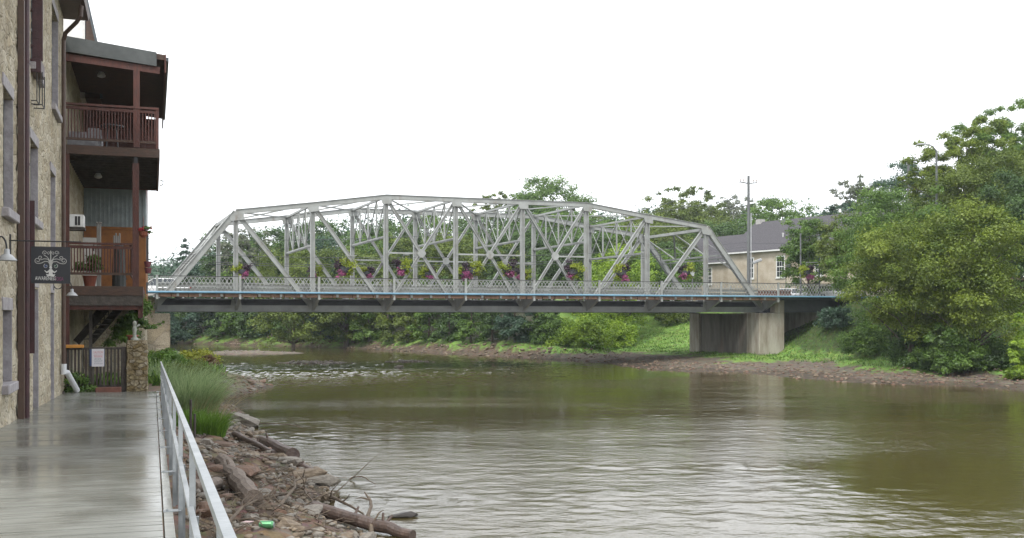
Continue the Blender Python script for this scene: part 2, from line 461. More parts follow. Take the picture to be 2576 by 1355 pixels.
def terrain(x, y, detail=True):
    x = np.asarray(x, float); y = np.asarray(y, float)
    jx = x + .5 * fbm(x * .35, y * .35, 3); jy = y + .5 * fbm(x * .35 + 40, y * .35, 3)
    dl = seg_dist(jx, jy, LB); dr = seg_dist(jx, jy, RB); riv = in_river(jx, jy)
    zl = np.interp(dl, [0, 1.2, 4, 9, 25, 60, 200], [-.06, .35, 1.05, 1.8, 4.2, 5.2, 7])
    k = np.interp(x, [-10, 5, 9, 16, 22, 27, 40], [.55, .6, 1.0, 1.15, 1.15, .75, .6])
    d = dr / k
    zr = np.interp(d, [0, 8, 14, 30, 80, 150, 300], [-.06, .5, .9, 5.25, 5.4, 11, 20])
    zf = np.interp(dr, [0, 1.2, 3, 12, 50, 150, 400], [-.06, .45, 1.3, 4, 8, 20, 34])
    wv = np.clip((x - 1) / 9, 0, 1)
    zr = zr * wv + zf * (1 - wv)
    left = dl < dr
    z = np.where(left, zl, zr)
    bed = -.12 - .14 * np.minimum(np.minimum(dl, dr), 6)
    z = np.where(riv, bed, z)
    for bx, by, rx, ry, hh in BARS:
        r2 = ((jx - bx) / rx) ** 2 + ((jy - by) / ry) ** 2
        z = np.maximum(z, np.where(r2 < 2, hh * (1 - r2), -9))
    if detail:
        amp = np.where(riv & (z < 0), .03, np.clip(z * .25, .03, .16))
        z = z + amp * fbm(x * 1.1, y * 1.1, 5)
    s = x * DS.x + y * DS.y; t = x * DT.x + y * DT.y
    m = (t > -9) & (t < .4) & (s < 35)
    z = np.where(m, np.minimum(z, HC - 1.55 - .025 * y - .4), z)
    m = (t > -3) & (t < .5) & (s >= 34.5) & (s < 41)
    z = np.where(m, 1.58, z)
    # ground is cut back under the right approach span
    i = ((x - BP.x) * .9424 + (y - BP.y) * .3345) / 5.486
    v = -(x - BP.x) * .3345 + (y - BP.y) * .9424
    m = (v > -3.2) & (v < 14) & (i > 9.35) & (i < 60)
    z = np.where(m, np.maximum(z, ROADZ - .12), z)
    return z, dl, dr, riv, left
def axis(segs):
    out = []
    for a, b, st in segs: out += list(np.arange(a, b, st))
    return np.array(out)
gx = axis([(-900, -200, 50), (-200, -60, 5), (-60, -18, 1.0), (-18, 6, .28), (6, 40, .55), (40, 120, 4), (120, 950, 50)])
gy = axis([(-80, 4, 3), (4, 14, .6), (14, 46, .28), (46, 102, .6), (102, 170, 1.5), (170, 300, 8), (300, 1500, 60)])
X, Y = np.meshgrid(gx, gy)
Zt, DLt, DRt, RIV, LEFT = terrain(X, Y)
nx, ny = len(gx), len(gy)
def ground_z(x, y):
    a = min(max(int(np.searchsorted(gx, x)) - 1, 0), nx - 2); b_ = min(max(int(np.searchsorted(gy, y)) - 1, 0), ny - 2)
    u = (x - gx[a]) / (gx[a + 1] - gx[a]); v_ = (y - gy[b_]) / (gy[b_ + 1] - gy[b_])
    return float((Zt[b_, a] * (1 - u) + Zt[b_, a + 1] * u) * (1 - v_) + (Zt[b_ + 1, a] * (1 - u) + Zt[b_ + 1, a + 1] * u) * v_)
idx = np.arange(nx * ny).reshape(ny, nx)
faces = np.stack([idx[:-1, :-1].ravel(), idx[:-1, 1:].ravel(), idx[1:, 1:].ravel(), idx[1:, :-1].ravel()], 1)
GM = bpy.data.materials.new("ground"); GM.use_nodes = True
t = GM.node_tree; b = t.nodes["Principled BSDF"]; b.inputs['Roughness'].default_value = .85; b.inputs['Specular IOR Level'].default_value = .3
at = nd(t, "ShaderNodeVertexColor"); at.layer_name = 'soil'
tc = nd(t, "ShaderNodeTexCoord")
n1 = nd(t, "ShaderNodeTexNoise", Scale=2.2, Detail=10.0, Roughness=.7); n2 = nd(t, "ShaderNodeTexVoronoi", Scale=5.5)
t.links.new(tc.outputs['Object'], n1.inputs['Vector']); t.links.new(tc.outputs['Object'], n2.inputs['Vector'])
r1 = nd(t, "ShaderNodeValToRGB"); r1.color_ramp.elements[0].position = .3; r1.color_ramp.elements[0].color = (.38, .36, .34, 1); r1.color_ramp.elements[1].position = .7; r1.color_ramp.elements[1].color = (1.25, 1.22, 1.15, 1)
t.links.new(n1.outputs['Fac'], r1.inputs['Fac'])
ml = nd(t, "ShaderNodeMixRGB"); ml.blend_type = 'MULTIPLY'; ml.inputs[0].default_value = 1
t.links.new(at.outputs['Color'], ml.inputs[1]); t.links.new(r1.outputs['Color'], ml.inputs[2])
m3 = nd(t, "ShaderNodeMixRGB"); m3.blend_type = 'OVERLAY'; m3.inputs[0].default_value = .22
t.links.new(ml.outputs[0], m3.inputs[1]); t.links.new(n2.outputs['Color'], m3.inputs[2])
hs = nd(t, "ShaderNodeHueSaturation", Saturation=.9); t.links.new(m3.outputs[0], hs.inputs['Color'])
t.links.new(hs.outputs[0], b.inputs['Base Color'])
bp = nd(t, "ShaderNodeBump", Strength=.9, Distance=.12); t.links.new(n1.outputs['Fac'], bp.inputs['Height']); t.links.new(bp.outputs['Normal'], b.inputs['Normal'])
gr = npmesh('ground', np.stack([X.ravel(), Y.ravel(), Zt.ravel()], 1), faces, GM, smooth=True)
structure(gr)
gravel, mud, grass, rubble, forest, lush = [np.array(c) for c in ((.155, .128, .098), (.085, .066, .046), (.17, .31, .04), (.175, .125, .085), (.05, .055, .028), (.075, .125, .03))]
nz = fbm(X * .5, Y * .5, 3)
c = np.zeros(X.shape + (3,)) + lush
rt = ~LEFT
c[rt] = grass
c[rt & (X > 24) & (Zt > 1.1)] = lush
c[rt & (X < 3) & (Zt > 1.4)] = forest
c[(Zt < .52 + .16 * nz) & rt & (X > 3)] = gravel
c[(Zt < np.where(X < -12, .5, .75) + .3 * nz) & rt & (X <= 3)] = rubble * .7
c[LEFT & (DLt < 5.5 + nz) & (Y < 46)] = rubble
c[LEFT & (Y >= 46) & (Zt < .62 + .2 * nz)] = gravel * .95
mudm = (Zt < .14 + .06 * nz)
c[mudm] = mud
c[(RIV) & (Zt >= .04)] = gravel
ca = gr.data.color_attributes.new('soil', 'FLOAT_COLOR', 'POINT')
ca.data.foreach_set('color', np.concatenate([c.reshape(-1, 3), np.ones((nx * ny, 1))], 1).astype(np.float32).ravel())

# ------------------------------------------------------------------ river water
WM = bpy.data.materials.new("river_water"); WM.use_nodes = True
t = WM.node_tree; b = t.nodes["Principled BSDF"]
b.inputs['Roughness'].default_value = .05; b.inputs['IOR'].default_value = 1.62
tc = nd(t, "ShaderNodeTexCoord")
def wnoise(scale, stretch, rot, detail=3.0, rough=.55, off=0):
    mp = nd(t, "ShaderNodeMapping"); mp.inputs['Scale'].default_value = stretch; mp.inputs['Rotation'].default_value = (0, 0, math.radians(rot)); mp.inputs['Location'].default_value = (off, off * 2, 0)
    n = nd(t, "ShaderNodeTexNoise", Scale=scale, Detail=detail, Roughness=rough)
    t.links.new(tc.outputs['Object'], mp.inputs['Vector']); t.links.new(mp.outputs['Vector'], n.inputs['Vector'])
    return n
def ramp(src, a, bb, ca=0.0, cb=1.0):
    r = nd(t, "ShaderNodeMapRange"); r.interpolation_type = 'SMOOTHSTEP'
    r.inputs['From Min'].default_value = a; r.inputs['From Max'].default_value = bb; r.inputs['To Min'].default_value = ca; r.inputs['To Max'].default_value = cb
    t.links.new(src, r.inputs['Value']); return r
fine = wnoise(6.0, (.85, 1.15, 1), 12, 3.5, .58)
mid = wnoise(1.5, (.75, 1.2, 1), -8, 2.0, .5, 9)
patch = wnoise(.07, (.55, 1.5, 1), -14, 3.5, .6, 31)
pm = ramp(patch.outputs['Fac'], .40, .62, .12, .6)
a1 = nd(t, "ShaderNodeMath"); a1.operation = 'MULTIPLY_ADD'; a1.inputs[1].default_value = .55
t.links.new(fine.outputs['Fac'], a1.inputs[0]); t.links.new(mid.outputs['Fac'], a1.inputs[2])
bp = nd(t, "ShaderNodeBump", Distance=.045)
a2 = nd(t, "ShaderNodeMath"); a2.operation = 'MULTIPLY'; a2.inputs[1].default_value = 1.0
t.links.new(pm.outputs[0], a2.inputs[0]); t.links.new(a2.outputs[0], bp.inputs['Strength'])
t.links.new(a1.outputs[0], bp.inputs['Height']); t.links.new(bp.outputs['Normal'], b.inputs['Normal'])
silt = wnoise(.12, (.6, 1.3, 1), -10, 4, .6, 5)
rs = nd(t, "ShaderNodeValToRGB"); rs.color_ramp.elements[0].position = .35; rs.color_ramp.elements[1].position = .7
rs.color_ramp.elements[0].color = (.054, .043, .014, 1); rs.color_ramp.elements[1].color = (.074, .059, .023, 1)
t.links.new(silt.outputs['Fac'], rs.inputs['Fac']); t.links.new(rs.outputs['Color'], b.inputs['Base Color'])
wx = axis([(-900, -60, 70), (-60, -45, 3), (-45, -22, .22), (-22, 30, .11), (30, 40, .25), (40, 70, 2), (70, 1000, 90)]); wy = axis([(-80, 0, 20), (0, 13, 2), (13, 42, .09), (42, 75, .16), (75, 145, .3), (145, 200, 4), (200, 1500, 100)])
WX, WY = np.meshgrid(wx, wy)
sm = lambda v, a, b_: np.clip((v - a) / (b_ - a), 0, 1) ** 2 * (3 - 2 * np.clip((v - a) / (b_ - a), 0, 1))
pn = fbm(WX * .075 + 3, WY * .045 + 8, 4)
amp = .22 + .88 * sm(pn, -.45, .3)
amp = np.maximum(amp, .95 * (1 - sm(np.hypot((WX - 2) / 10, (WY - 17) / 16), .5, 1.1)))
fine_n = sm(fbm(WX * .3, WY * .12 + 50, 3), -.4, .5); amp *= .55 + .45 * fine_n
drw = seg_dist(WX, WY, RB); amp *= .22 + .78 * sm(drw, 5, 24)
amp = np.maximum(amp, 2.6 * (1 - sm(np.hypot((WX + 14) / 24, (WY - 84) / 34), .5, 1.1)))           # riffle over the shallow bars
amp *= 1 - .7 * (1 - sm(np.hypot((WX + 2) / 10, (WY - 49) / 8), .5, 1.2))                            # slack pool below the bridge
amp *= np.where((WX > -45) & (WX < 40) & (WY > 13) & (WY < 145), 1, 0)
WZ = amp * (.007 * fbm(WX * .8 + WY * .12, WY * .95, 2) + .0095 * fbm(WX * 1.75 + WY * .3, WY * 2.0 + 9, 2) + .0095 * fbm(WX * 3.9, WY * 4.3 + 9, 2))
wi = np.arange(WX.size).reshape(WX.shape)
wat = npmesh('water', np.stack([WX.ravel(), WY.ravel(), WZ.ravel()], 1), np.stack([wi[:-1, :-1].ravel(), wi[:-1, 1:].ravel(), wi[1:, 1:].ravel(), wi[1:, :-1].ravel()], 1), WM, smooth=True)
structure(wat)

# ------------------------------------------------------------------ boardwalk
WB = bpy.data.materials.new("wet_boards"); WB.use_nodes = True
t = WB.node_tree; b = t.nodes["Principled BSDF"]
tc = nd(t, "ShaderNodeTexCoord"); mp0 = nd(t, "ShaderNodeMapping"); mp0.inputs['Rotation'].default_value = (0, 0, -math.atan2(.328, .945))
t.links.new(tc.outputs['Object'], mp0.inputs['Vector'])
def bn(scale, st, detail=5.0):
    mp = nd(t, "ShaderNodeMapping"); mp.inputs['Scale'].default_value = st
    n = nd(t, "ShaderNodeTexNoise", Scale=scale, Detail=detail, Roughness=.6)
    t.links.new(mp0.outputs['Vector'], mp.inputs['Vector']); t.links.new(mp.outputs['Vector'], n.inputs['Vector']); return n
g1 = bn(2.5, (.5, 7.1, 1)); g2 = bn(.5, (1, .8, 1), 4.0); g3 = bn(14, (.25, 3, 1), 4.0)
rc = nd(t, "ShaderNodeValToRGB"); rc.color_ramp.elements[0].position = .3; rc.color_ramp.elements[1].position = .72
rc.color_ramp.elements[0].color = (.165, .17, .15, 1); rc.color_ramp.elements[1].color = (.285, .29, .262, 1)
t.links.new(g1.outputs['Fac'], rc.inputs['Fac'])
mc = nd(t, "ShaderNodeMixRGB"); mc.blend_type = 'MULTIPLY'; mc.inputs[0].default_value = .42
rd = nd(t, "ShaderNodeValToRGB"); rd.color_ramp.elements[0].position = .36; rd.color_ramp.elements[0].color = (.5, .47, .4, 1); rd.color_ramp.elements[1].position = .6
t.links.new(g2.outputs['Fac'], rd.inputs['Fac']); t.links.new(rc.outputs['Color'], mc.inputs[1]); t.links.new(rd.outputs['Color'], mc.inputs[2])
t.links.new(mc.outputs[0], b.inputs['Base Color'])
rr = ramp(g2.outputs['Fac'], .36, .62, .10, .27); t.links.new(rr.outputs[0], b.inputs['Roughness'])
bp = nd(t, "ShaderNodeBump", Strength=.14, Distance=.01); t.links.new(g3.outputs['Fac'], bp.inputs['Height']); t.links.new(bp.outputs['Normal'], b.inputs['Normal'])
SEND = 34.6
mb = MB(); s = 1.0
while s < SEND:
    e = min(s + .1345, SEND); dz = R.uniform(-.0025, .0025)
    q = [(s, -2.62), (s, .075), (e, .075), (e, -2.62)]
    zf = lambda s_, t_: deckz(Yst(s_, t_)) + dz
    mb.hexa([B(a, c_, zf(a, c_) - .04) for a, c_ in q] + [B(a, c_, zf(a, c_)) for a, c_ in q])
    s += .1455
s = 1.0
while s < SEND:                             # edge board, lying along the walk
    e = min(s + 2.9, SEND)
    q = [(s, .09), (s, .168), (e - .006, .168), (e - .006, .09)]
    mb.hexa([B(a, c_, deckz(Yst(a, c_)) - .16) for a, c_ in q] + [B(a, c_, deckz(Yst(a, c_)) + .012) for a, c_ in q])
    s += 2.906
for tt in (-2.3, -1.2, -.1):                # bearers below
    q = [(1, tt), (1, tt + .09), (SEND, tt + .09), (SEND, tt)]
    mb.hexa([B(a, c_, deckz(Yst(a, c_)) - .3) for a, c_ in q] + [B(a, c_, deckz(Yst(a, c_)) - .043) for a, c_ in q])
structure(mb.build('boardwalk', WB))

# ------------------------------------------------------------------ galvanised guard rail
GALV = M('galvanised', (.33, .35, .36), (.22, .24, .25), scale=3, rough=.42, metal=.4, bump=.08, bscale=30)
rail = thing('guard_rail', B(4, .215, deckz(4)), 'galvanised square tube guard rail with two rails along the river edge of the boardwalk', 'railing')
railz = lambda Y_: HC - .60 - .025 * Y_
def rail_line(mb, t_, dz, wd, dp, y0=2.0, y1=32.6):
    s0 = (y0 - DT.y * t_) / DS.y; s1 = (y1 - DT.y * t_) / DS.y
    k = 2.85 * 2 / DS.y; a = s0
    while a < s1:
        e = min(a + k, s1)
        mb.bar(B(a, t_, railz(Yst(a, t_)) + dz), B(e - .004, t_, railz(Yst(e, t_)) + dz), wd, dp); a = e
mb = MB(); rail_line(mb, .224, -.02, .038, .038); mb.build('top_rail', GALV, rail)
mb = MB(); rail_line(mb, .224, -.46, .036, .036); mb.build('mid_rail', GALV, rail)
kpost = 0; yp = 3.75
while yp < 32.7:
    s_ = (yp - DT.y * .245) / DS.y
    mb = MB(); mb.bar(B(s_, .236, railz(yp) - 1.35), B(s_, .236, railz(yp) - .045), .038, .038, up=DS)
    mb.bar(B(s_ + .09, .262, railz(yp) - 1.35), B(s_ + .09, .262, railz(yp) - .53), .035, .035, up=DS)
    mb.build('post', GALV, rail)
    mb = MB(); zc = deckz(yp) + .014
    mb.fbox(B, s_ - .05, s_ + .05, .085, .24, zc, zc + .006)
    for q in (-.022, .022): mb.fbox(B, s_ + q - .009, s_ + q + .009, .11, .128, zc + .006, zc + .016)
    mb.build('clip', GALV, rail)
    yp += 2.85; kpost += 1

# ------------------------------------------------------------------ stone mill building on the left
STONE = stone_mat('rubble_stone', [(.40, .35, .25), (.50, .45, .34), (.55, .50, .40), (.38, .33, .24), (.52, .45, .32)], vscale=(3.4, 3.4, 5.5), mortar=(.50, .45, .35), edge=.05)
LIME = M('sill_stone', (.36, .34, .35), (.24, .22, .23), scale=5, rough=.8, bump=.3, bscale=12)
PURPLE = M('oxblood_paint', (.060, .020, .024), (.035, .014, .018), scale=4, rough=.45, bump=.1)
SLATE = M('slate_paint', (.075, .09, .10), (.05, .06, .068), scale=4, rough=.5)
GLASS = M('window_glass', (.03, .036, .042), (.02, .024, .028), rough=.05, spec=.6)
IRON = M('black_iron', (.02, .02, .022), (.012, .012, .013), rough=.5)
BROWNPIPE = M('brown_pipe', (.085, .05, .035), (.06, .036, .027), scale=6, rough=.5)
ROOFM = M('dark_shingle', (.07, .07, .075), (.045, .045, .05), scale=9, rough=.9, bump=.4)
SOFFIT = M('soffit', (.14, .115, .105), (.11, .09, .085), scale=3, rough=.7)
mill = thing('stone_building', B(26, -2.6, 1.6), 'tall rubble stone mill building with deep set windows along the left of the boardwalk', 'building')
WT = -2.6; S0, S1, ZB, ZT_ = 12.0, 34.4, .9, 13.2
def opening(pa, pb, yt, yb, ref='a'):
    sa, sb = s_on_t(pa, WT), s_on_t(pb, WT); Yr = Yst(sa, WT)
    return [sa, sb, zat(yb, Yr), zat(yt, Yr)]
OPS = [opening(8, 31, 217, 523), opening(7, 28, 781, 970), opening(130, 145, 9, 262), opening(76, 94, 348, 545),
       opening(127, 138, 430, 640), opening(83, 95, 722, 1030), opening(127, 134.5, 737, 1000), opening(78, 99, -90, 158)]
OPS[5][2] = 1.80; OPS[6][2] = 1.66
def stone_face(fr, a0, a1, z0, z1, ops, step, disp, seed):
    def cuts(lo, hi, extra):
        n = int((hi - lo) / step); base = list(np.linspace(lo, hi, n + 1))
        for e in extra:
            if lo < e < hi:
                j = min(range(1, len(base) - 1), key=lambda q: abs(base[q] - e)); base[j] = e
        return sorted(set(base))
    A = cuts(a0, a1, [v for o in ops for v in o[:2]]); Zs = cuts(z0, z1, [v for o in ops for v in o[2:]])
    vs, fs = [], []
    for z in Zs:
        for a in A:
            edge = any(o[0] - 1e-4 <= a <= o[1] + 1e-4 and o[2] - 1e-4 <= z <= o[3] + 1e-4 for o in ops)
            p = V((a * 1.9, seed, z * 3.4))
            d = 0 if edge else disp * (mnoise.noise(p) * .7 + mnoise.noise(p * 2.7) * .45)
            vs.append(fr(a, d, z))
    n = len(A)
    for j in range(len(Zs) - 1):
        for k in range(n - 1):
            ca, cz = (A[k] + A[k + 1]) / 2, (Zs[j] + Zs[j + 1]) / 2
            if any(o[0] < ca < o[1] and o[2] < cz < o[3] for o in ops): continue
            fs.append((j * n + k, j * n + k + 1, (j + 1) * n + k + 1, (j + 1) * n + k))
    return vs, fs
mb = MB()
vs_, fs_ = stone_face(lambda a, d, z: B(a, WT + d, z), S0, S1, ZB, ZT_, OPS, .085, .045, 2.0)
mb.add(vs_, fs_)
RD = .26
for sa, sb, za, zb in OPS:                  # masonry reveals
    for q in ([(sa, za), (sa, zb)], [(sb, zb), (sb, za)], [(sa, zb), (sb, zb)], [(sb, za), (sa, za)]):
        (a, z1), (c_, z2) = q
        mb.add([B(a, WT, z1), B(c_, WT, z2), B(c_, WT - RD, z2), B(a, WT - RD, z1)], [(0, 1, 2, 3)])
mb.add([B(S1, WT, ZB), B(S1, -10, ZB), B(S1, -10, ZT_), B(S1, WT, ZT_)], [(0, 1, 2, 3)])
mb.add([B(S0, WT, ZB), B(S0, -10, ZB), B(S0, -10, ZT_), B(S0, WT, ZT_)], [(0, 1, 2, 3)])
wall = mb.build('wall', STONE, mill)
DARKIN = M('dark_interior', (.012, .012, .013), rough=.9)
mb = MB(); mb.fbox(B, S0 + .1, S1 - .1, -10, WT - .42, ZB, ZT_); mb.build('dark_core', DARKIN, mill)  # solid core; darkness of the rooms behind the openings put into its colour
for k, (sa, sb, za, zb) in enumerate(OPS):
    isdoor = k in (5, 6)
    mb = MB(); t0, t1 = WT - RD + .04, WT - RD + .12
    for a, c_, z1, z2 in ((sa, sa + .09, za, zb), (sb - .09, sb, za, zb), (sa + .09, sb - .09, zb - .1, zb), (sa + .09, sb - .09, za, za + .08), (sa + .09, sb - .09, (za + zb) / 2 - .03, (za + zb) / 2 + .03)):
        mb.fbox(B, a, c_, t0, t1, z1, z2)
    fr = mb.build('door' if isdoor else 'window', SLATE, mill)
    mb = MB(); mb.fbox(B, sa + .05, sb - .05, WT - RD + .06, WT - RD + .09, za + .05, zb - .05)
    mb.build('pane', GLASS if not isdoor else SLATE, fr)
    if not isdoor:
        mb = MB(); mb.fbox(B, sa - .14, sb + .14, WT - RD + .02, WT + .12, za - .17, za + .004); mb.build('sill', LIME, fr, bevel=.015)
    mb = MB(); mb.fbox(B, sb - .015, sb + .0, WT - RD + .03, WT + .018, za + .01, zb - .01)
    mb.fbox(B, sa - .1, sb + .1, WT - .1, WT + .022, zb + .001, zb + .24); mb.build('jamb' if k in (0, 1) else 'lintel', LIME, fr, bevel=.01)
# open shutters and the iron bracket
def shutter(px, t1, yt, yb):
    sa = s_on_t(px, WT); Ya = Yst(sa, WT); za, zb = zat(yb, Ya), zat(yt, Ya)
    mb = MB(); mb.fbox(B, sa, sa + .05, WT + .03, WT + t1, za, zb)
    n = int((zb - za) / .4)
    for j in range(n): mb.fbox(B, sa - .008, sa, WT + .05, WT + t1 - .03, za + .1 + j * .4, za + .4 + j * .4)
    for zz in (za + .3, (za + zb) / 2, zb - .3): mb.fbox(B, sa - .02, sa + .06, WT + .0, WT + .06, zz, zz + .06)
    mb.build('shutter', PURPLE, mill)
shutter(77, .25, -95, 152); shutter(71, .13, 505, 890)
mb = MB(); sa = s_on_t(77, WT); Ya = Yst(sa, WT)
zt, zb = zat(180, Ya), zat(262, Ya)
for dt, dz in ((.24, 0), (.13, .08)):
    for q in (sa, sa + .5):
        mb.bar(B(q, WT, zb + dz), B(q, WT + dt, zb + dz), .02, .02); mb.bar(B(q, WT + dt, zb + dz), B(q, WT + dt, zt), .02, .02, up=DS)
    mb.bar(B(sa, WT + dt, zb + dz), B(sa + .5, WT + dt, zb + dz), .02, .02)
mb.build('iron_bracket', IRON, mill)
mb = MB()
mb.fbox(B, sa - .05, sa + .75, WT, WT + .22, zt - .02, zt + .28); mb.build('planter_box', PURPLE, mill, bevel=.01)
# downpipes
def pipe(px, t_, r, zt, zb, mat):
    sa = s_on_t(px, t_)
    mb = MB(); mb.tube([B(sa, t_, zt), B(sa, t_, zb)], r, 10)
    z = zb + 1.0
    while z < zt:
        mb.tube([B(sa, t_, z), B(sa, t_, z + .05)], r * 1.12, 10); z += 2.1
    return mb.build('downpipe', mat, mill)
sp = s_on_t(55, WT + .08)
mb = MB(); mb.fbox(B, sp - .1, sp + .08, WT + .015, WT + .13, deckz(Yst(sp, WT)), 13.4); mb.build('downpipe', BROWNPIPE, mill)
pipe(66, WT + .14, .065, 13.4, deckz(23) + .02, PURPLE)
sq = s_on_t(160, WT + .1)
mb = MB(); zg = 12.15
mb.tube([B(sq - .6, WT + .62, 13.05), B(sq - .6, WT + .6, 12.75), B(sq - .45, WT + .48, 12.6), B(sq - .1, WT + .16, 12.35), B(sq, WT + .1, 12.15), B(sq, WT + .1, 11.5), B(sq, WT + .1, 2.55)], .062, 10)
mb.build('downpipe', BROWNPIPE, mill)
WHITE = M('white_plastic', (.72, .73, .75), (.62, .63, .66), rough=.35)
mb = MB(); q0 = B(sq, WT + .1, 2.6)
pe = P(194, 983, 31.7)
mb.tube([q0, B(sq, WT + .1, 2.35), q0.lerp(pe, .25) + V((0, 0, -.05)), pe], .085, 12); mb.build('downpipe_outlet', WHITE, mill, smooth=False)
# eaves and gutter
mb = MB(); mb.fbox(B, S0, S1 + .25, WT - .3, WT + .58, 13.18, 13.34); mb.build('soffit', SOFFIT, mill)
mb = MB(); mb.prism([B(S0, WT + .62, 13.34), B(S0, -11, 16.8), B(S0, -11, 16.95), B(S0, WT + .62, 13.52)], DS * (S1 + .25 - S0)); mb.build('roof', ROOFM, mill)
mb = MB(); mb.prism([B(S0, WT + .58, 13.2), B(S0, WT + .7, 13.2), B(S0, WT + .74, 13.36), B(S0, WT + .58, 13.36)], DS * (S1 + .3 - S0)); mb.build('gutter', BROWNPIPE, mill)

# ------------------------------------------------------------------ wall lamps and hanging sign
GALVSHADE = M('enamel_shade', (.42, .43, .44), (.36, .37, .38), rough=.4)
def wall_lamp(pa, py, pshade, yshade, label, sY=None, r=.17):
    sa = s_on_t(pa, WT); Ya = Yst(sa, WT); zb = zat(py, Ya)
    ts = t_on_s(pshade, sa); zs = zat(yshade, Yst(sa, ts))
    lamp = thing('wall_lamp', B(sa, WT, zb), label, 'lamp', 'gooseneck lamps on the stone wall')
    mb = MB(); pts = []
    for k in range(9):
        a = math.pi * k / 8
        pts.append(B(sa, WT + (ts - WT) * (1 - math.cos(a)) / 2, zb + (zs + .14 - zb) * k / 8 + .16 * math.sin(a)))
    mb.tube(pts, .016, 6); mb.tube([B(sa, WT + .0, zb), B(sa, WT + .03, zb)], .06, 10); mb.build('gooseneck', IRON, lamp)
    mb = MB(); c_ = B(sa, ts, zs)
    mb.lathe(c_, [(.03, .15), (.045, .14), (.05, .06), (.09, .04), (r, -.05), (r, -.06), (r - .02, -.05), (.05, .02)], 16)
    mb.build('shade', GALVSHADE, lamp, smooth=True)
    return lamp
wall_lamp(-6, 610, 17, 648, 'gooseneck wall lamp with a pale enamel shade at the left of the hanging sign')
wall_lamp(158, 706, 181, 740, 'gooseneck wall lamp with a pale enamel shade below the right corner of the hanging sign')

sS = s_on_t(23, WT)
SIGNBLK = M('sign_black', (.016, .018, .026), (.012, .013, .018), rough=.35)
SIGNWH = M('sign_white', (.62, .62, .6), (.5, .5, .5), scale=20, rough=.5)
SIGNGREY = M('sign_grey', (.42, .42, .4), (.34, .34, .33), rough=.5)
MAGENTA = M('sign_magenta', (.22, .03, .12), (.17, .025, .10), rough=.5)
SBLUE = M('sign_blue', (.03, .06, .16), rough=.5); SGREEN = M('sign_green', (.025, .08, .06), rough=.5)
sign = thing('hanging_sign', B(sS, WT, zat(606, 19.6)), 'square black hanging shop sign with a white scroll tree and a seated figure', 'sign')
tl, tr = t_on_s(78, sS), t_on_s(177, sS); Yc = Yst(sS, (tl + tr) / 2)
zt, zb = zat(621.5, Yc), zat(714, Yc); tm, zm = (tl + tr) / 2, (zt + zb) / 2; hw, hh = (tr - tl) / 2, (zt - zb) / 2
mb = MB(); mb.fbox(B, sS - .012, sS + .012, tl, tr, zb, zt); mb.build('board', SIGNBLK, sign)
mb = MB(); zbar = zat(608, Yc)
mb.tube([B(sS, WT, zbar), B(sS, t_on_s(205, sS), zbar)], .013, 8)
mb.tube([B(sS, WT + .02, zbar - .35), B(sS, WT + .02, zbar + .12)], .018, 8)
for q in (tl + .06, tr - .06): mb.tube([B(sS, q, zbar), B(sS, q, zt - .01)], .006, 6)
mb.build('bracket', IRON, sign); mb = MB()
arc = [B(sS, t_on_s(146, sS) + .07 * math.cos(a), zb - .035 - .07 * math.sin(a)) for a in np.linspace(.1, 3.0, 9)]
mb.tube(arc, .009, 6); mb.tube([B(sS, t_on_s(146, sS) - .075, zb - .005), B(sS, t_on_s(146, sS) - .075, zb - .13)], .008, 6)
mb.build('scroll_hook', IRON, sign)
def sgn(u, v_, off=0): return B(sS - .014 - off, tm + u * hw, zm + v_ * hh)
def ribbon(mb, pts, wd, off=0):
    for (a, c_) in zip(pts[:-1], pts[1:]): mb.bar(sgn(*a, off), sgn(*c_, off), wd, .004, up=DS)
def spiral(cu, cv, r0, a0, turns, n=16, sgnm=1):
    return [(cu + r0 * (1 - .75 * k / n) * math.cos(a0 + sgnm * turns * 6.283 * k / n), cv + r0 * (1 - .75 * k / n) * math.sin(a0 + sgnm * turns * 6.283 * k / n)) for k in range(n + 1)]
em = MB()
for sg in (-1, 1):
    f = lambda L: [(sg * a, c_) for a, c_ in L]
    ribbon(em, f([(.02, .0), (.12, .18), (.3, .2), (.48, .10), (.62, .08)]), .014); ribbon(em, f(spiral(.66, .24, .17, -1.9, 1.3)), .012)
    ribbon(em, f([(.03, .12), (.14, .32), (.32, .34), (.5, .28)]), .013); ribbon(em, f(spiral(.52, .40, .12, -1.7, 1.2)), .011)
    ribbon(em, f([(.03, .2), (.16, .42), (.36, .56)]), .012); ribbon(em, f(spiral(.30, .67, .12, -.6, 1.2)), .010)
    ribbon(em, f(spiral(.09, .66, .09, -1.5, 1.1)), .009)
    ribbon(em, f(spiral(.24, -.06, .13, 1.2, 1.0, sgnm=-1)), .011)
ribbon(em, [(0, -.05), (0, .3), (0, .78)], .018); ribbon(em, [(0, -.05), (0, .28)], .045, .001)
em.build('tree_emblem', SIGNGREY, sign)
em = MB()                                   # seated figure
em.prism([sgn(math.cos(a) * .07, -.13 + math.sin(a) * .085, .002) for a in np.linspace(0, 6.283, 13)[:-1]], -DS * .004)
em.prism([sgn(*q, .002) for q in [(-.06, -.22), (.06, -.22), (.12, -.30), (.2, -.36), (.3, -.28), (.32, -.31), (.2, -.44), (.1, -.38), (.1, -.5), (-.1, -.5), (-.1, -.38), (-.2, -.44), (-.32, -.31), (-.3, -.28), (-.2, -.36), (-.12, -.30)]], -DS * .004)
em.prism([sgn(*q, .002) for q in [(-.24, -.5), (.24, -.5), (.16, -.62), (.05, -.6), (-.05, -.6), (-.16, -.62)]], -DS * .004)
em.build('figure_emblem', SIGNWH, sign)
em = MB()
em.prism([sgn(-.24 + math.cos(a) * .09, -.06 + math.sin(a) * .1, -.001) for a in np.linspace(0, 6.283, 13)[:-1]], -DS * .003); em.build('emblem_disc', SBLUE, sign)
em = MB()
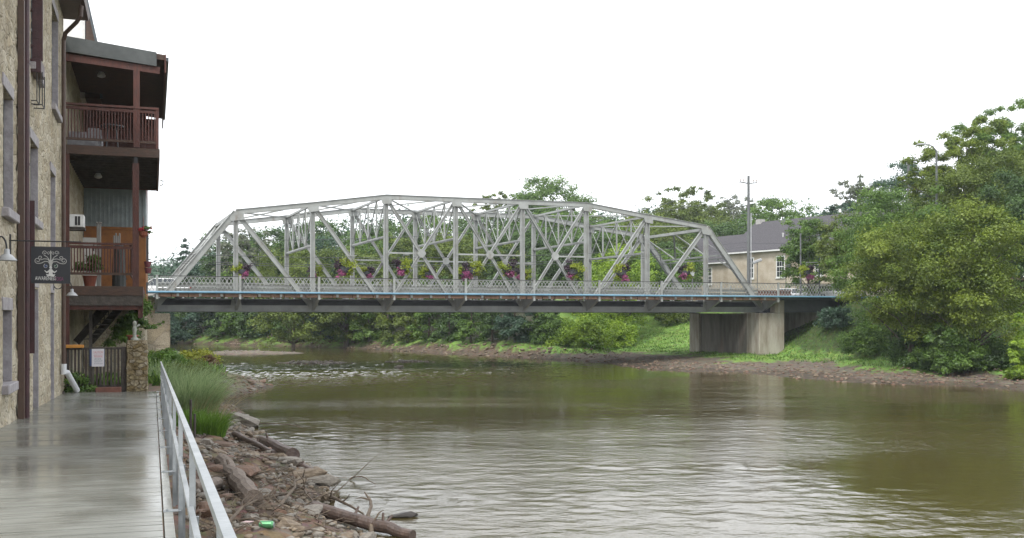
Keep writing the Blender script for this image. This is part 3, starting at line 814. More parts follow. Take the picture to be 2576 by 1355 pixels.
em.prism([sgn(.24 + math.cos(a) * .09, -.06 + math.sin(a) * .1, -.001) for a in np.linspace(0, 6.283, 13)[:-1]], -DS * .003); em.build('emblem_disc', SGREEN, sign)
def text_mesh(name, body, size, place, xdir, zdir, mat, parent, align='CENTER', width=None):
    cu = bpy.data.curves.new(name, 'FONT'); cu.body = body; cu.size = size; cu.align_x = align; cu.extrude = .002
    tmp = bpy.data.objects.new(name + '_curve', cu); COL.objects.link(tmp)
    bpy.context.view_layer.update()
    dg = bpy.context.evaluated_depsgraph_get()
    me = bpy.data.meshes.new_from_object(tmp.evaluated_get(dg)); me.name = name
    bpy.data.objects.remove(tmp); bpy.data.curves.remove(cu)
    xs = [v.co.x for v in me.vertices]; k = 1.0
    if width: k = width / (max(xs) - min(xs))
    nrm = xdir.cross(zdir); o = world_loc(parent)
    for v in me.vertices: v.co = place + xdir * (v.co.x * k) + zdir * v.co.y + nrm * v.co.z - o
    me.materials.clear(); me.materials.append(mat)
    ob = bpy.data.objects.new(name, me); COL.objects.link(ob); ob.parent = parent
    return ob
ZU = V((0, 0, 1))
text_mesh('lettering', 'AWARENESS', .105, sgn(-.26, -.82, .002), DT, ZU, SIGNWH, sign, width=.37)
text_mesh('lettering', 'YOGA', .10, sgn(.42, -.84, .002), DT, ZU, MAGENTA, sign, width=.16)
# ------------------------------------------------------------------ rear building with its timber balconies
WOOD = M('red_timber', (.098, .027, .017), (.050, .017, .012), scale=5, rough=.6, bump=.25, bscale=14, stretch=(3, 3, .7))
WOOD2 = M('brown_timber', (.080, .042, .026), (.045, .026, .018), scale=5, rough=.65, bump=.25, bscale=14, stretch=(.8, .8, 4))
DARKWOOD = M('weathered_timber', (.085, .072, .062), (.045, .038, .033), scale=6, rough=.8, bump=.3, bscale=15)
FASCIA = M('grey_flashing', (.085, .092, .09), (.06, .066, .064), scale=2, rough=.45, metal=.2)
SIDING = M('corrugated_siding', (.26, .30, .31), (.19, .22, .225), scale=3, rough=.5)
ORANGE = M('orange_boards', (.30, .115, .024), (.20, .075, .017), scale=4, rough=.6)
WPAINT = M('white_paint', (.72, .72, .70), (.58, .58, .56), scale=4, rough=.5)
GREYW = M('grey_weathered_boards', (.32, .31, .29), (.2, .19, .18), scale=5, rough=.8, bump=.3, stretch=(3, 3, .6))
STUCCO = M('stucco', (.40, .35, .27), (.27, .23, .17), scale=1.6, rough=.9, bump=.4, bscale=10)
SB_, SE_ = 36.2, 46.0
WR = -2.72
rear = thing('balcony_house', B(50, -4, 1.5), 'house behind the stone mill with corrugated siding and an orange board wall behind the balconies', 'building')
tE = t_on_s(367, SE_)
mb = MB(); st2 = MB()
vs_, fs_ = stone_face(lambda a, d, z: B(a, WR + d, z), 34.45, 62, .4, 13.0, [], .25, .05, 5.0); st2.add(vs_, fs_)
st2.fbox(B, SE_ + .02, 62, WR + .03, tE - .03, .3, 4.4)
st2.fbox(B, 35.5, 62, -10, WR - .1, .3, 13.0)
st2.build('wall', STONE, rear)
mb = MB(); mb.fbox(B, SE_, 62, WR + .02, tE, 4.4, 7.7); mb.build('board_wall', ORANGE, rear)
mb = MB(); mb.fbox(B, SE_, 62, WR + .02, tE, 7.7, 9.3)
k = WR + .1
while k < tE - .05: mb.fbox(B, SE_ - .03, SE_ + .001, k, k + .05, 7.72, 9.28); k += .17
mb.build('siding', SIDING, rear)
mb = MB(); mb.fbox(B, SE_, 62, WR + .02, tE, 9.3, 12.6); mb.fbox(B, SE_ + .02, SE_ + .1, tE + .002, t_on_s(398, SE_), 9.3, 12.3); mb.build('upper_wall', WOOD, rear)
mb = MB(); mb.fbox(B, SE_ - .06, SE_, WR + .03, tE, 7.62, 7.72); mb.build('batten', ORANGE, rear)
mb = MB(); mb.fbox(B, SE_ + 2, SE_ + 3, tE, tE + .1, 6.4, 7.6); mb.fbox(B, SE_ + 2, SE_ + 3, tE, tE + .06, 5.0, 5.5); mb.build('shutter', SLATE, rear)
# upper storey with white gable and dark mansard
mb = MB(); mb.fbox(B, 44, 60, -9, t_on_s(214, 44), 12.6, 16.6); mb.build('gable_wall', WPAINT, rear)
mb = MB(); ta, tb = t_on_s(214, 43.9), t_on_s(252, 43.9)
mb.prism([B(43.9, ta, 12.6), B(43.9, tb, 12.6), B(43.9, tb - .12, 14.6), B(43.9, ta + .05, 16.4)], DS * 16); mb.build('mansard_roof', WOOD2, rear)
mb = MB(); mb.bar(B(43.8, tb + .05, 12.6), B(43.8, tb - .1, 14.65), .1, .12, up=DS); mb.bar(B(43.8, tb - .1, 14.65), B(43.8, ta + .05, 16.5), .1, .12, up=DS); mb.build('verge', SLATE, rear)
# white door, in the orange wall
da, db = t_on_s(199, SE_), t_on_s(243, SE_)
mb = MB(); mb.fbox(B, SE_ - .08, SE_ - .01, da, db, 4.75, 7.25)
for q in range(7): mb.fbox(B, SE_ - .11, SE_ - .08, da + .04 + q * (db - da) / 7.2, da + .04 + q * (db - da) / 7.2 + .06, 4.75, 6.6)
dr_ = mb.build('door', WPAINT, rear)
mb = MB(); mb.fbox(B, SE_ - .14, SE_ - .08, db - .12, db - .08, 6.7, 6.95); mb.build('handle', IRON, dr_)

bal = thing('timber_balcony', B(40, -1.2, 4.4), 'two storey red brown timber balcony with picket railings and a grey roof edge', 'balcony')
tU, tL, tR = t_on_s(402, SB_), t_on_s(360, SB_), t_on_s(414, SB_)
YF = lambda t_: Yst(SB_, t_)
# roof
zl, zr = 13.05, 12.74
zrf = lambda t_: zl + (zr - zl) * (t_ - WR) / (t_on_s(395, SB_) - WR)
mb = MB(); mb.prism([B(SB_ + .03, WR, zrf(WR) - .02), B(SB_ + .03, tR, zrf(tR) - .02), B(SB_ + .03, tR, zrf(tR) - .2), B(SB_ + .03, WR, zrf(WR) - .2)], DS * (SE_ + 1 - SB_)); mb.build('roof', WOOD2, bal)
t9 = t_on_s(394, SB_)
mb = MB(); mb.prism([B(SB_, WR, zrf(WR)), B(SB_, t9, zrf(t9)), B(SB_, t9, zrf(t9) - .46), B(SB_, WR, zrf(WR) - .5)], DS * -.05); mb.build('roof_fascia', FASCIA, bal)
mb = MB(); mb.fbox(B, SB_ - .04, SE_ + 1, tR, tR + .05, zrf(tR) - .62, zrf(tR) - .02); mb.build('eaves_board', WOOD, bal)
mb = MB(); mb.fbox(B, SB_ - .04, SE_ + 1, tR + .05, tR + .13, zrf(tR) - .24, zrf(tR) - .12); mb.build('gutter', SLATE, bal)
mb = MB(); mb.bar(B(SB_ + .1, WR, 12.38), B(SB_ + .1, tU, 12.16), .14, .22); mb.build('header_beam', WOOD, bal)
# posts
pu, pl = t_on_s(343.5, SB_ + .1), t_on_s(341.5, SB_ + .1)
mb = MB(); mb.fbox(B, SB_ + .02, SB_ + .2, pu - .1, pu + .1, 9.57, 12.3); mb.build('post', WOOD, bal)
mb = MB(); mb.fbox(B, SB_ + .02, SB_ + .2, pl - .1, pl + .1, 4.99, 9.05); mb.build('post', WOOD, bal)
mb = MB(); mb.fbox(B, SE_ - .4, SE_ - .22, pu - .1, pu + .1, 9.57, 12.3); mb.build('post', WOOD, bal)
mb = MB(); mb.fbox(B, SB_ + .04, SB_ + .18, pl - .06, pl + .06, 9.05, 9.3); mb.build('post_cap', IRON, bal)
mb = MB(); mb.fbox(B, SB_ + .02, SB_ + .14, WR + .02, WR + .16, 1.6, 9.3); mb.build('post', WOOD, bal)
def floor(ztop, zbot, tr, extra=None, name='floor_beam'):
    mb = MB(); mb.fbox(B, SB_, SB_ + .07, WR, tr, zbot, ztop); mb.build(name, WOOD2, bal)
    mb = MB(); mb.fbox(B, SB_ + .07, SE_ - .05, tr - .07, tr, zbot, ztop); mb.build(name, WOOD, bal)
    mb = MB()
    t_ = WR + .03
    while t_ < tr - .15: mb.fbox(B, SB_ + .07, SE_ - .05, t_, t_ + .135, ztop - .035, ztop - .002); t_ += .142
    mb.build('deck_boards', WOOD2, bal)
    k = SB_ + .5
    while k < SE_ - .3:
        mb = MB(); mb.fbox(B, k, k + .05, WR + .01, tr - .07, zbot + .02, ztop - .036); mb.build('joist', DARKWOOD, bal); k += .62
floor(9.55, 9.26, tU)
floor(4.99, 4.69, tL)
mb = MB(); mb.fbox(B, SB_ + .03, SB_ + .12, WR, tL - .02, 4.36, 4.685); mb.build('lower_beam', DARKWOOD, bal)
mb = MB(); mb.fbox(B, SB_ + .12, SB_ + .3, WR, tL - .02, 4.22, 4.36); mb.build('lower_beam', WOOD, bal)
mb = MB(); mb.fbox(B, SB_ + .12, SE_ - .1, tL - .16, tL - .02, 3.95, 4.68)
for q in range(4): mb.fbox(B, SB_ + .1, SE_ - .1, tL - .02, tL - .005, 3.97 + q * .18, 4.12 + q * .18)
mb.build('skirt_boards', WOOD, bal)
def railing(zd, ztop, tr, n, zlow):
    mb = MB(); mb.fbox(B, SB_ + .0, SB_ + .12, WR, tr, ztop - .07, ztop); mb.fbox(B, SB_ + .035, SB_ + .085, WR, tr, ztop - .2, ztop - .1)
    rl = mb.build('railing', WOOD, bal)
    mb = MB(); mb.fbox(B, SB_ + .035, SB_ + .085, WR, tr, zlow, zlow + .08); mb.build('bottom_rail', WOOD2, rl)
    for k in range(n):
        c_ = WR + .08 + (tr - WR - .16) * (k + .5) / n
        mb = MB(); mb.fbox(B, SB_ + .042, SB_ + .078, c_ - .018, c_ + .018, zlow + .08, ztop - .2); mb.build('baluster', WOOD, rl)
    mb = MB(); mb.fbox(B, SB_ + .12, SE_ - .1, tr - .1, tr - .02, ztop - .07, ztop); mb.fbox(B, SB_ + .12, SE_ - .1, tr - .08, tr - .04, zlow, zlow + .08); mb.build('side_rail', WOOD, rl)
    for k in range(22):
        c_ = SB_ + .5 + (SE_ - SB_ - 1) * k / 21
        mb = MB(); mb.fbox(B, c_ - .018, c_ + .018, tr - .078, tr - .042, zlow + .08, ztop - .07); mb.build('baluster', WOOD, rl)
    return rl
railing(9.55, zat(266, YF(-1)), tU - .03, 29, 9.72)
railing(4.99, zat(612, YF(-1)), pl - .1, 21, zat(693, YF(-1)))
mb = MB(); mb.fbox(B, SB_ + .02, SB_ + .12, tU - .13, tU - .03, 9.56, zat(266, YF(-1))); mb.build('rail_post', WOOD, bal)
# things standing on the balconies
def place(px, z, s_): return B(s_, t_on_s(px, s_), z)
FAB = M('grey_cushion', (.36, .36, .38), (.25, .25, .27), scale=9, rough=.9, bump=.3)
def gs(n_, m_, *bx, par=None, bev=.02):
    mb = MB()
    for q in bx: mb.fbox(B, *q)
    return mb.build(n_, m_, par, bevel=bev)
tc_ = t_on_s(190, 38); th = thing('cushioned_bench', B(38, tc_, 9.56), 'bench with grey cushions at the left end of the upper balcony', 'bench')
gs('seat', FAB, (37.6, 38.3, tc_ - .35, tc_ + .55, 9.75, 9.95), par=th); gs('backrest', FAB, (38.1, 38.3, tc_ - .35, tc_ + .55, 9.95, 10.3), par=th); gs('base', DARKWOOD, (37.65, 38.25, tc_ - .33, tc_ + .53, 9.555, 9.75), par=th, bev=0)
tc_ = t_on_s(236, 38); th = thing('armchair', B(38, tc_, 9.56), 'grey padded armchair beside the bench on the upper balcony', 'chair')
gs('seat', FAB, (37.6, 38.2, tc_ - .22, tc_ + .22, 9.7, 9.95), par=th, bev=.05); gs('backrest', FAB, (38.05, 38.25, tc_ - .24, tc_ + .24, 9.9, 10.45), par=th, bev=.06)
for q in (-.28, .22): gs('armrest', FAB, (37.6, 38.2, tc_ + q, tc_ + q + .07, 9.7, 10.12), par=th, bev=.02)
for q in (37.65, 38.12): gs('leg', IRON, (q, q + .04, tc_ - .2, tc_ - .16, 9.555, 9.7), (q, q + .04, tc_ + .16, tc_ + .2, 9.555, 9.7), par=th, bev=0)
tc_ = t_on_s(282, 38.2); th = thing('patio_table', B(38.2, tc_, 9.56), 'tall dark patio table behind the upper balcony pickets', 'table')
mb = MB(); mb.lathe(B(38.2, tc_, 0), [(.38, 10.52), (.4, 10.54), (.4, 10.57), (.38, 10.58)], 18); mb.build('tabletop', SLATE, th)
for q in range(4):
    a = .8 + q * 1.57; mb = MB(); mb.tube([B(38.2 + .3 * math.cos(a), tc_ + .3 * math.sin(a), 9.555), B(38.2 + .18 * math.cos(a), tc_ + .18 * math.sin(a), 10.53)], .022, 6); mb.build('leg', IRON, th)
tc_ = t_on_s(196, 36.9); th = thing('air_conditioner', B(36.9, WR, 7.0), 'white boxy air conditioner with two dark grilles on the wall above the lower balcony', 'air conditioner')
za, zb = zat(577, 34.6), zat(546, 34.6); t0 = t_on_s(183, 36.6); t1 = t_on_s(211, 36.6)
gs('case', WPAINT, (36.6, 37.25, WR, t1, za, zb), par=th, bev=.02)
for q in (.2, .47): gs('grille', IRON, (36.585, 36.6, t0 + q * (t1 - t0), t0 + (q + .2) * (t1 - t0), za + .06, zb - .06), par=th, bev=0)
gs('shelf_bracket', DARKWOOD, (36.65, 37.2, WR, t1 + .03, za - .09, za - .003), par=th, bev=0)
def solid(nm, m_, label, cat, *bx, bev=.015):
    mb = MB()
    for q in bx: mb.fbox(B, *q)
    b0 = bx[0]
    o = mb.build(nm, m_, None, origin=B((b0[0] + b0[1]) / 2, (b0[2] + b0[3]) / 2, min(q[4] for q in bx)), bevel=bev)
    return tag(o, label, cat)
ta, tb = t_on_s(285, 41), t_on_s(303, 41)
solid('leaning_boards', GREYW, 'grey weathered boards standing upright in front of the orange wall', 'boards', *[(41 + .02 * k, 41.05 + .02 * k, ta + k * (tb - ta) / 4, ta + (k + .93) * (tb - ta) / 4, 4.995, 7.0 + .1 * (k % 2)) for k in range(4)])
ta, tb = t_on_s(243, 40), t_on_s(254, 40)
solid('white_post', GREYW, 'pale weathered square post standing beside the white door', 'post', (40, 40.14, ta, tb, 4.995, 7.35), (39.98, 40.16, ta - .03, tb + .03, 7.35, 7.4))
TARP = M('tarp', (.07, .075, .07), (.03, .033, .03), scale=5, rough=.7, bump=.3, stretch=(6, 6, .6))
ta, tb = t_on_s(282, 37.6), t_on_s(316, 37.6); bb = MB(); tm_, hw_ = (ta + tb) / 2, (tb - ta) / 2
rows = []
for z, k in ((5.0, 1.0), (5.5, .97), (6.0, .9), (6.35, .75), (6.5, .45)):
    rows.append([B(37.6 + .32 * k * math.sin(a) * (1 + .06 * math.cos(9 * a)), tm_ + hw_ * k * math.cos(a) * (1 + .06 * math.cos(9 * a)), z) for a in np.linspace(0, 6.283, 25)[:-1]])
bb.add([p for r_ in rows for p in r_], [(j * 24 + k, j * 24 + (k + 1) % 24, (j + 1) * 24 + (k + 1) % 24, (j + 1) * 24 + k) for j in range(4) for k in range(24)] + [tuple(96 + k for k in range(24))])
tag(bb.build('covered_barbecue', TARP, None, origin=B(37.6, tm_, 5.0)), 'barbecue under a dark folded cover on the lower balcony', 'barbecue')
TERRA = M('terracotta', (.30, .09, .05), (.22, .065, .04), rough=.7)
rng = np.random.default_rng(5)
def plant_clump(rngs, n, leaf, mat, parent, cz, r, k=8, name='foliage', squash=.8, base=None, spread=.6):
    g = np.random.default_rng(rngs); C = g.normal(size=(k, 3)) * r * spread * np.array([1, 1, .7]); Rr = np.full(k, r * .5)
    v, f, ti = clump_leaves(g, C, Rr, n, leaf, squash=squash)
    v = v + np.array(cz); return npmesh(name, v, f, mat, parent, origin=tuple(cz), tint=ti)
c_ = place(226, 5.35, 37.2); th = thing('potted_shrub', c_ - V((0, 0, .35)), 'green potted shrub behind the lower balcony pickets', 'plant')
mb = MB(); mb.lathe(c_ - V((0, 0, .35)), [(.16, 0), (.22, .3), (.24, .36), (.2, .36)], 14); mb.build('pot', TERRA, th)
plant_clump(11, 700, .07, LEAF['mid'], th, c_ + V((0, 0, .35)), .42)
c_ = place(361, zat(584, 34.3), 36.35); th = thing('hanging_basket', c_, 'hanging basket of red flowers on the corner post of the lower balcony', 'flower basket')
mb = MB(); mb.lathe(c_ - V((0, 0, .2)), [(.06, 0), (.13, .08), (.16, .2)], 12); mb.tube([c_, c_ + V((0, 0, .5))], .006, 5); mb.build('pot', TERRA, th)
plant_clump(12, 160, .05, LEAF['red'], th, c_ + V((0, 0, .06)), .17, name='blossom'); plant_clump(13, 160, .05, LEAF['dark'], th, c_ + V((0, 0, .02)), .17)
for q, (px, py, lab) in enumerate(((371.5, 664, 'upper of two plum coloured pots hanging outside the lower balcony'), (372.5, 680, 'lower of two plum coloured pots hanging outside the lower balcony'))):
    c_ = P(px, py, 34.6); mb = MB(); mb.lathe(c_ - V((0, 0, .1)), [(.085, -.02), (.11, .1), (.125, .17), (.11, .17)], 12)
    mb.tube([c_ + V((0, 0, .05)), V((c_.x, c_.y, c_.z + .3))], .006, 5)
    tag(mb.build('hanging_pot', M('plum_pot', (.16, .05, .06), (.12, .035, .045), rough=.5), None, origin=c_), lab, 'plant pot', 'pots hanging outside the balcony')
for k, (px, sx, lev, lab) in enumerate(((255, 38, 12.3, 'small ceiling lamp under the roof of the upper balcony'), (247, 41, 9.22, 'small round ceiling lamp under the floor of the upper balcony'))):
    c_ = place(px, lev, sx); mb = MB(); mb.lathe(c_ - V((0, 0, .1)), [(.05, -.03), (.13, .0), (.14, .05), (.08, .16)], 12)
    tag(mb.build('ceiling_lamp', GALVSHADE, None, origin=c_), lab, 'lamp')
c_ = B(40.3, tU + .02, zat(466, 38)); mb = MB(); mb.tube([c_, c_ + DT * .1 + V((0, 0, .02)), c_ + DT * .12 + V((0, 0, .16)), c_ + DT * .02 + V((0, 0, .2))], .022, 6)
tag(mb.build('metal_hook', IRON, None, origin=c_), 'small dark hook sticking out of the upper balcony edge', 'hook')

# stairs, gate, pillar below the balcony
a0 = P(192, 862, 37.0); a1 = P(284, 757, 37.0); off = DS * 1.0 + DT * .42
st = thing('timber_stairs', a0, 'dark weathered timber stairs climbing under the lower balcony', 'stairs')
for q in (V((0, 0, 0)), off):
    mb = MB(); mb.bar(a0 + q, a1 + q, .06, .26, up=ZU); mb.build('stringer', DARKWOOD, st)
for k in range(8):
    p_ = a0.lerp(a1, (k + .6) / 8.5); mb = MB(); mb.bar(p_, p_ + off, .24, .035, up=ZU); mb.build('tread', DARKWOOD, st)
mb = MB(); mb.bar(a0 + off + V((0, 0, .85)), a1 + off + V((0, 0, .85)), .05, .08)
for k in range(9):
    p_ = a0.lerp(a1, (k + .3) / 8.5) + off; mb.bar(p_, p_ + V((0, 0, .84)), .035, .035, up=DS)
mb.build('handrail', DARKWOOD, st)
tag(MB.build((lambda m_: (m_.fbox(B, 37.2, 37.35, t_on_s(224, 37.2), t_on_s(232, 37.2), 1.6, 4.2), m_)[1])(MB()), 'timber_prop', DARKWOOD, None, origin=B(37.2, -1.7, 1.6)), 'upright timber prop under the left part of the lower balcony', 'post')

SG = 34.9
gate = thing('picket_gate', B(SG, -1.3, 1.6), 'dark weathered picket gate across the far end of the boardwalk', 'gate')
g0, g1 = t_on_s(166, SG), t_on_s(320, SG); zg0, zg1 = 1.66, zat(875, 32.7)
for zz in (zg0 + .12, zg1 - .06): 
    mb = MB(); mb.fbox(B, SG, SG + .05, g0, g1, zz, zz + .07); mb.build('cross_rail', DARKWOOD, gate)
PICK = [M('picket_a', (.055, .047, .04), (.03, .026, .022), scale=7, rough=.8), M('picket_b', (.085, .075, .058), (.045, .04, .032), scale=7, rough=.8), M('picket_c', (.055, .036, .03), (.03, .022, .02), scale=7, rough=.8)]
n = 17
for k in range(n):
    c_ = g0 + (g1 - g0) * (k + .5) / n; mb = MB(); w_ = (g1 - g0) / n * R.uniform(.5, .66)
    mb.fbox(B, SG - .02, SG - .001, c_ - w_ / 2, c_ + w_ / 2, zg0 + .02, zg1 - R.uniform(0, .03)); mb.build('picket', PICK[(k * 7) % 3], gate)
mb = MB(); mb.fbox(B, SG - .03, SG + .08, g1 - .17, g1 - .02, 1.6, zg1 + .02); mb.build('gate_post', DARKWOOD, gate)
NOTW = M('notice_white', (.66, .64, .67), (.6, .58, .62), rough=.5); NRED = M('notice_red', (.55, .2, .22), rough=.6); NBLK = M('notice_grey', (.2, .25, .28), rough=.6)
no = thing('notice_board', B(SG - .04, t_on_s(246, SG), zat(922, 32.6)), 'white notice with a red heading and grey lines on the picket gate', 'notice')
n0, n1, nz0, nz1 = t_on_s(231, SG - .05), t_on_s(262, SG - .05), zat(922, 32.6), zat(878, 32.6)
mb = MB(); mb.fbox(B, SG - .05, SG - .022, n0 - .06, n1 + .01, nz0 + .02, nz1 - .01); mb.build('backing', SBLUE, no)
mb = MB(); mb.fbox(B, SG - .06, SG - .052, n0, n1, nz0, nz1); mb.build('sheet', NOTW, no)
text_mesh('lettering', 'CAUTION', .1, B(SG - .0625, (n0 + n1) / 2, nz1 - .14), DT, ZU, NRED, no, width=(n1 - n0) * .8)
def lines(m_, zs, k0):
    mb = MB(); g = random.Random(k0)
    for zz in zs:
        x = n0 + .05 + g.uniform(0, .03)
        while x < n1 - .08:
            L = g.uniform(.02, .06); mb.fbox(B, SG - .0635, SG - .0605, x, min(x + L, n1 - .05), zz, zz + .014); x += L + .012
    mb.build('text_lines', m_, no)
lines(NRED, [nz1 - .2, nz1 - .235, nz1 - .26], 1); lines(NBLK, [nz1 - .3, nz1 - .335, nz1 - .38, nz1 - .415, nz1 - .47], 2)
ORW = M('orange_plank', (.52, .23, .035), (.42, .18, .03), scale=4, rough=.6)
solid('orange_plank', ORW, 'bright orange plank lying on top of the left end of the gate', 'plank', (SG - .12, SG + .12, t_on_s(165, SG), t_on_s(211, SG), zg1 + .005, zat(867, 32.7)), bev=.01)
BRICK = M('brick', (.20, .085, .06), (.13, .06, .045), scale=5, rough=.85, bump=.3)
solid('brick_step', BRICK, 'low red brick step in front of the gate', 'step', (SG - .42, SG - .1, t_on_s(240, SG - .4), t_on_s(305, SG - .4), 1.6, 1.79))
solid('brick_block', DARKWOOD, 'small dark block lying against the foot of the stone building wall', 'block', (34.1, 34.35, t_on_s(144, 34.1) + .02, t_on_s(161, 34.1), 1.63, 1.72))
# stone pillar with ornament and pot
PIL = stone_mat('mossy_rubble', [(.30, .25, .14), (.40, .35, .25), (.24, .18, .08), (.44, .40, .32)], vscale=(5, 5, 9), mortar=(.28, .22, .12), edge=.05, disp=1.0)
pc = t_on_s(345, SG + .1); zp = zat(857, 32.8)
pil = thing('stone_pillar', B(SG + .1, pc, 1.4), 'rough mossy rubble stone pillar at the right end of the gate', 'pillar')
mb = MB(); rows = []; zs = np.linspace(1.3, zp, 22); na = 40
for z in zs:
    r_ = []
    for j in range(na):
        a = 2 * math.pi * j / na; c2, s2 = math.cos(a), math.sin(a)
        k = 1 / max(abs(c2), abs(s2)) ** .82
        dn = 1 + .12 * mnoise.noise(V((c2 * 2.6, s2 * 2.6, z * 4.5))) + .05 * mnoise.noise(V((c2 * 7, s2 * 7, z * 11)))
        rr_ = .315 * k * dn * (1 - .1 * max(0, (z - zp + .1) / .1))
        r_.append(B(SG + .1 + rr_ * s2, pc + rr_ * c2, z))
    rows.append(r_)
mb.add([p for r_ in rows for p in r_], [(j * na + k, j * na + (k + 1) % na, (j + 1) * na + (k + 1) % na, (j + 1) * na + k) for j in range(len(zs) - 1) for k in range(na)] + [tuple((len(zs) - 1) * na + k for k in range(na))])
mb.build('shaft', PIL, pil)
ORN = M('pale_stone', (.36, .36, .33), (.2, .22, .18), scale=8, rough=.8, bump=.3)
c_ = place(338.5, zp, SG + .1); sc = (zat(808, 32.8) - zp) / .62
mb = MB(); mb.lathe(c_, [(.13 * sc, -.03), (.12 * sc, .06 * sc), (.06 * sc, .1 * sc), (.055 * sc, .25 * sc), (.075 * sc, .34 * sc), (.06 * sc, .42 * sc), (.035 * sc, .45 * sc), (.055 * sc, .49 * sc), (.066 * sc, .54 * sc), (.055 * sc, .59 * sc), (.02 * sc, .62 * sc)], 14)
mb.bar(c_ + V((0, 0, .40 * sc)) , c_ + DT * .16 + V((0, 0, .5 * sc)), .02, .06)
tag(mb.build('garden_statue', ORN, None, origin=c_, smooth=True), 'small pale garden statue standing on top of the rubble pillar', 'statue')
c_ = B(SG + .75, t_on_s(333, SG + .75), zat(856, 33.4))
mb = MB(); mb.lathe(c_ - V((0, 0, .12)), [(.1, 0), (.15, .22), (.19, .24), (.19, .28), (.16, .28)], 14); mb.tube([c_ - V((0, 0, .1)), c_ - V((0, 0, 1.7))], .03, 6)
tag(mb.build('planter', TERRA, None, origin=c_ - V((0, 0, 1.7))), 'terracotta planter on a stand behind the garden statue', 'planter')
# vine under the balcony
v_ = thing('climbing_vine', B(37, t_on_s(350, 37), 1.6), 'green climbing vine hanging at the right end of the stairs under the balcony', 'plant')
g = np.random.default_rng(21); C = []; Rr = []
for px, py, r_ in ((352, 768, .32), (366, 778, .25), (356, 790, .28), (340, 800, .3), (322, 815, .32), (310, 832, .35), (330, 845, .3), (316, 858, .3), (345, 820, .25), (360, 815, .18), (375, 826, .13), (388, 824, .1), (400, 818, .07), (410, 812, .05), (298, 848, .25), (276, 868, .2)):
    C.append(P(px, py, 34.6 + g.uniform(-.2, 1.4))); Rr.append(r_)
v, f, ti = clump_leaves(g, C, Rr, 5200, .055); npmesh('foliage', v, f, LEAF['mid'], v_, origin=tuple(v_.location), tint=ti)
mb = MB(); mb.tube([B(37, t_on_s(345, 37), 1.5), P(340, 830, 35.2), P(352, 785, 35), P(360, 770, 34.8)], [.04, .03, .02, .01], 6); mb.tube([P(345, 822, 35), P(375, 827, 34.8), P(412, 812, 34.8)], [.02, .012, .006], 5); mb.build('stem', BARK, v_)
g = np.random.default_rng(22)
w_ = thing('weeds', place(185, 1.62, 34.3), 'green weeds with brown stalks growing at the foot of the gate beside the white pipe outlet', 'plant')
C = [place(px, zz, 34.72 + g.uniform(-.1, .12)) for px, zz in ((170, 1.7), (190, 1.75), (205, 1.72), (222, 1.75), (236, 1.7), (200, 2.0), (186, 2.15), (214, 1.95), (172, 1.95))]
v, f, ti = clump_leaves(g, C, [.16] * 9, 900, .045); npmesh('foliage', v, f, LEAF['mid'], w_, origin=tuple(w_.location), tint=ti)

# ------------------------------------------------------------------ truss bridge
BG = M('bridge_grey', (.33, .345, .335), (.225, .23, .215), scale=1.1, rough=.5, bump=.05, detail=12, lo=.3, hi=.62)
rusty(BG, (.17, .125, .095), 1.6, .56, .70, .55)
BGD = M('bridge_grey_under', (.34, .355, .36), (.24, .25, .255), scale=.9, rough=.6, detail=8)
DARKST = M('dark_steel', (.075, .08, .09), (.05, .054, .062), scale=1, rough=.6)
HANDR = M('handrail_dark', (.05, .05, .05), rough=.5)
BLUEP = M('blue_pipe', (.15, .30, .41), (.10, .22, .32), scale=.8, rough=.35)
RUSTW = M('rusty_stringer', (.27, .16, .105), (.15, .09, .065), scale=1.4, rough=.8, detail=7, stretch=(1.3, 1.3, .3))
br = thing('truss_bridge', BR(-1, 0, 4.3), 'pale grey steel truss bridge with nine panels, a lattice sidewalk railing and a blue pipe', 'bridge')
ZTOP = {0: 11.5, 1: 12.22, 2: 13.0, 3: 13.0, 4: 13.0, 5: 13.0, 6: 12.22, 7: 11.5}
ZBOT = 4.62
WT_ = 10.62
UB = BD.normalized()
def hmem(mb, a, b_, wd, dp):            # H section: two plates along the truss plane edges and a web
    a = V(a); b_ = V(b_); d = (b_ - a).normalized(); x = d.cross(BO).normalized()
    for q in (-1, 1): mb.bar(a + x * q * (wd / 2 - .02), b_ + x * q * (wd / 2 - .02), .04, dp, up=BO)
    mb.bar(a, b_, wd - .082, .05, up=BO)
def boxmem(mb, a, b_, wd, dp): mb.bar(a, b_, dp, wd, up=V((0, 0, 1)) if abs((V(b_) - V(a)).normalized().z) < .9 else UB)
def node_t(i, v): return BR(i, v, ZTOP[i])
def node_b(i, v): return BR(i, v, ZBOT)
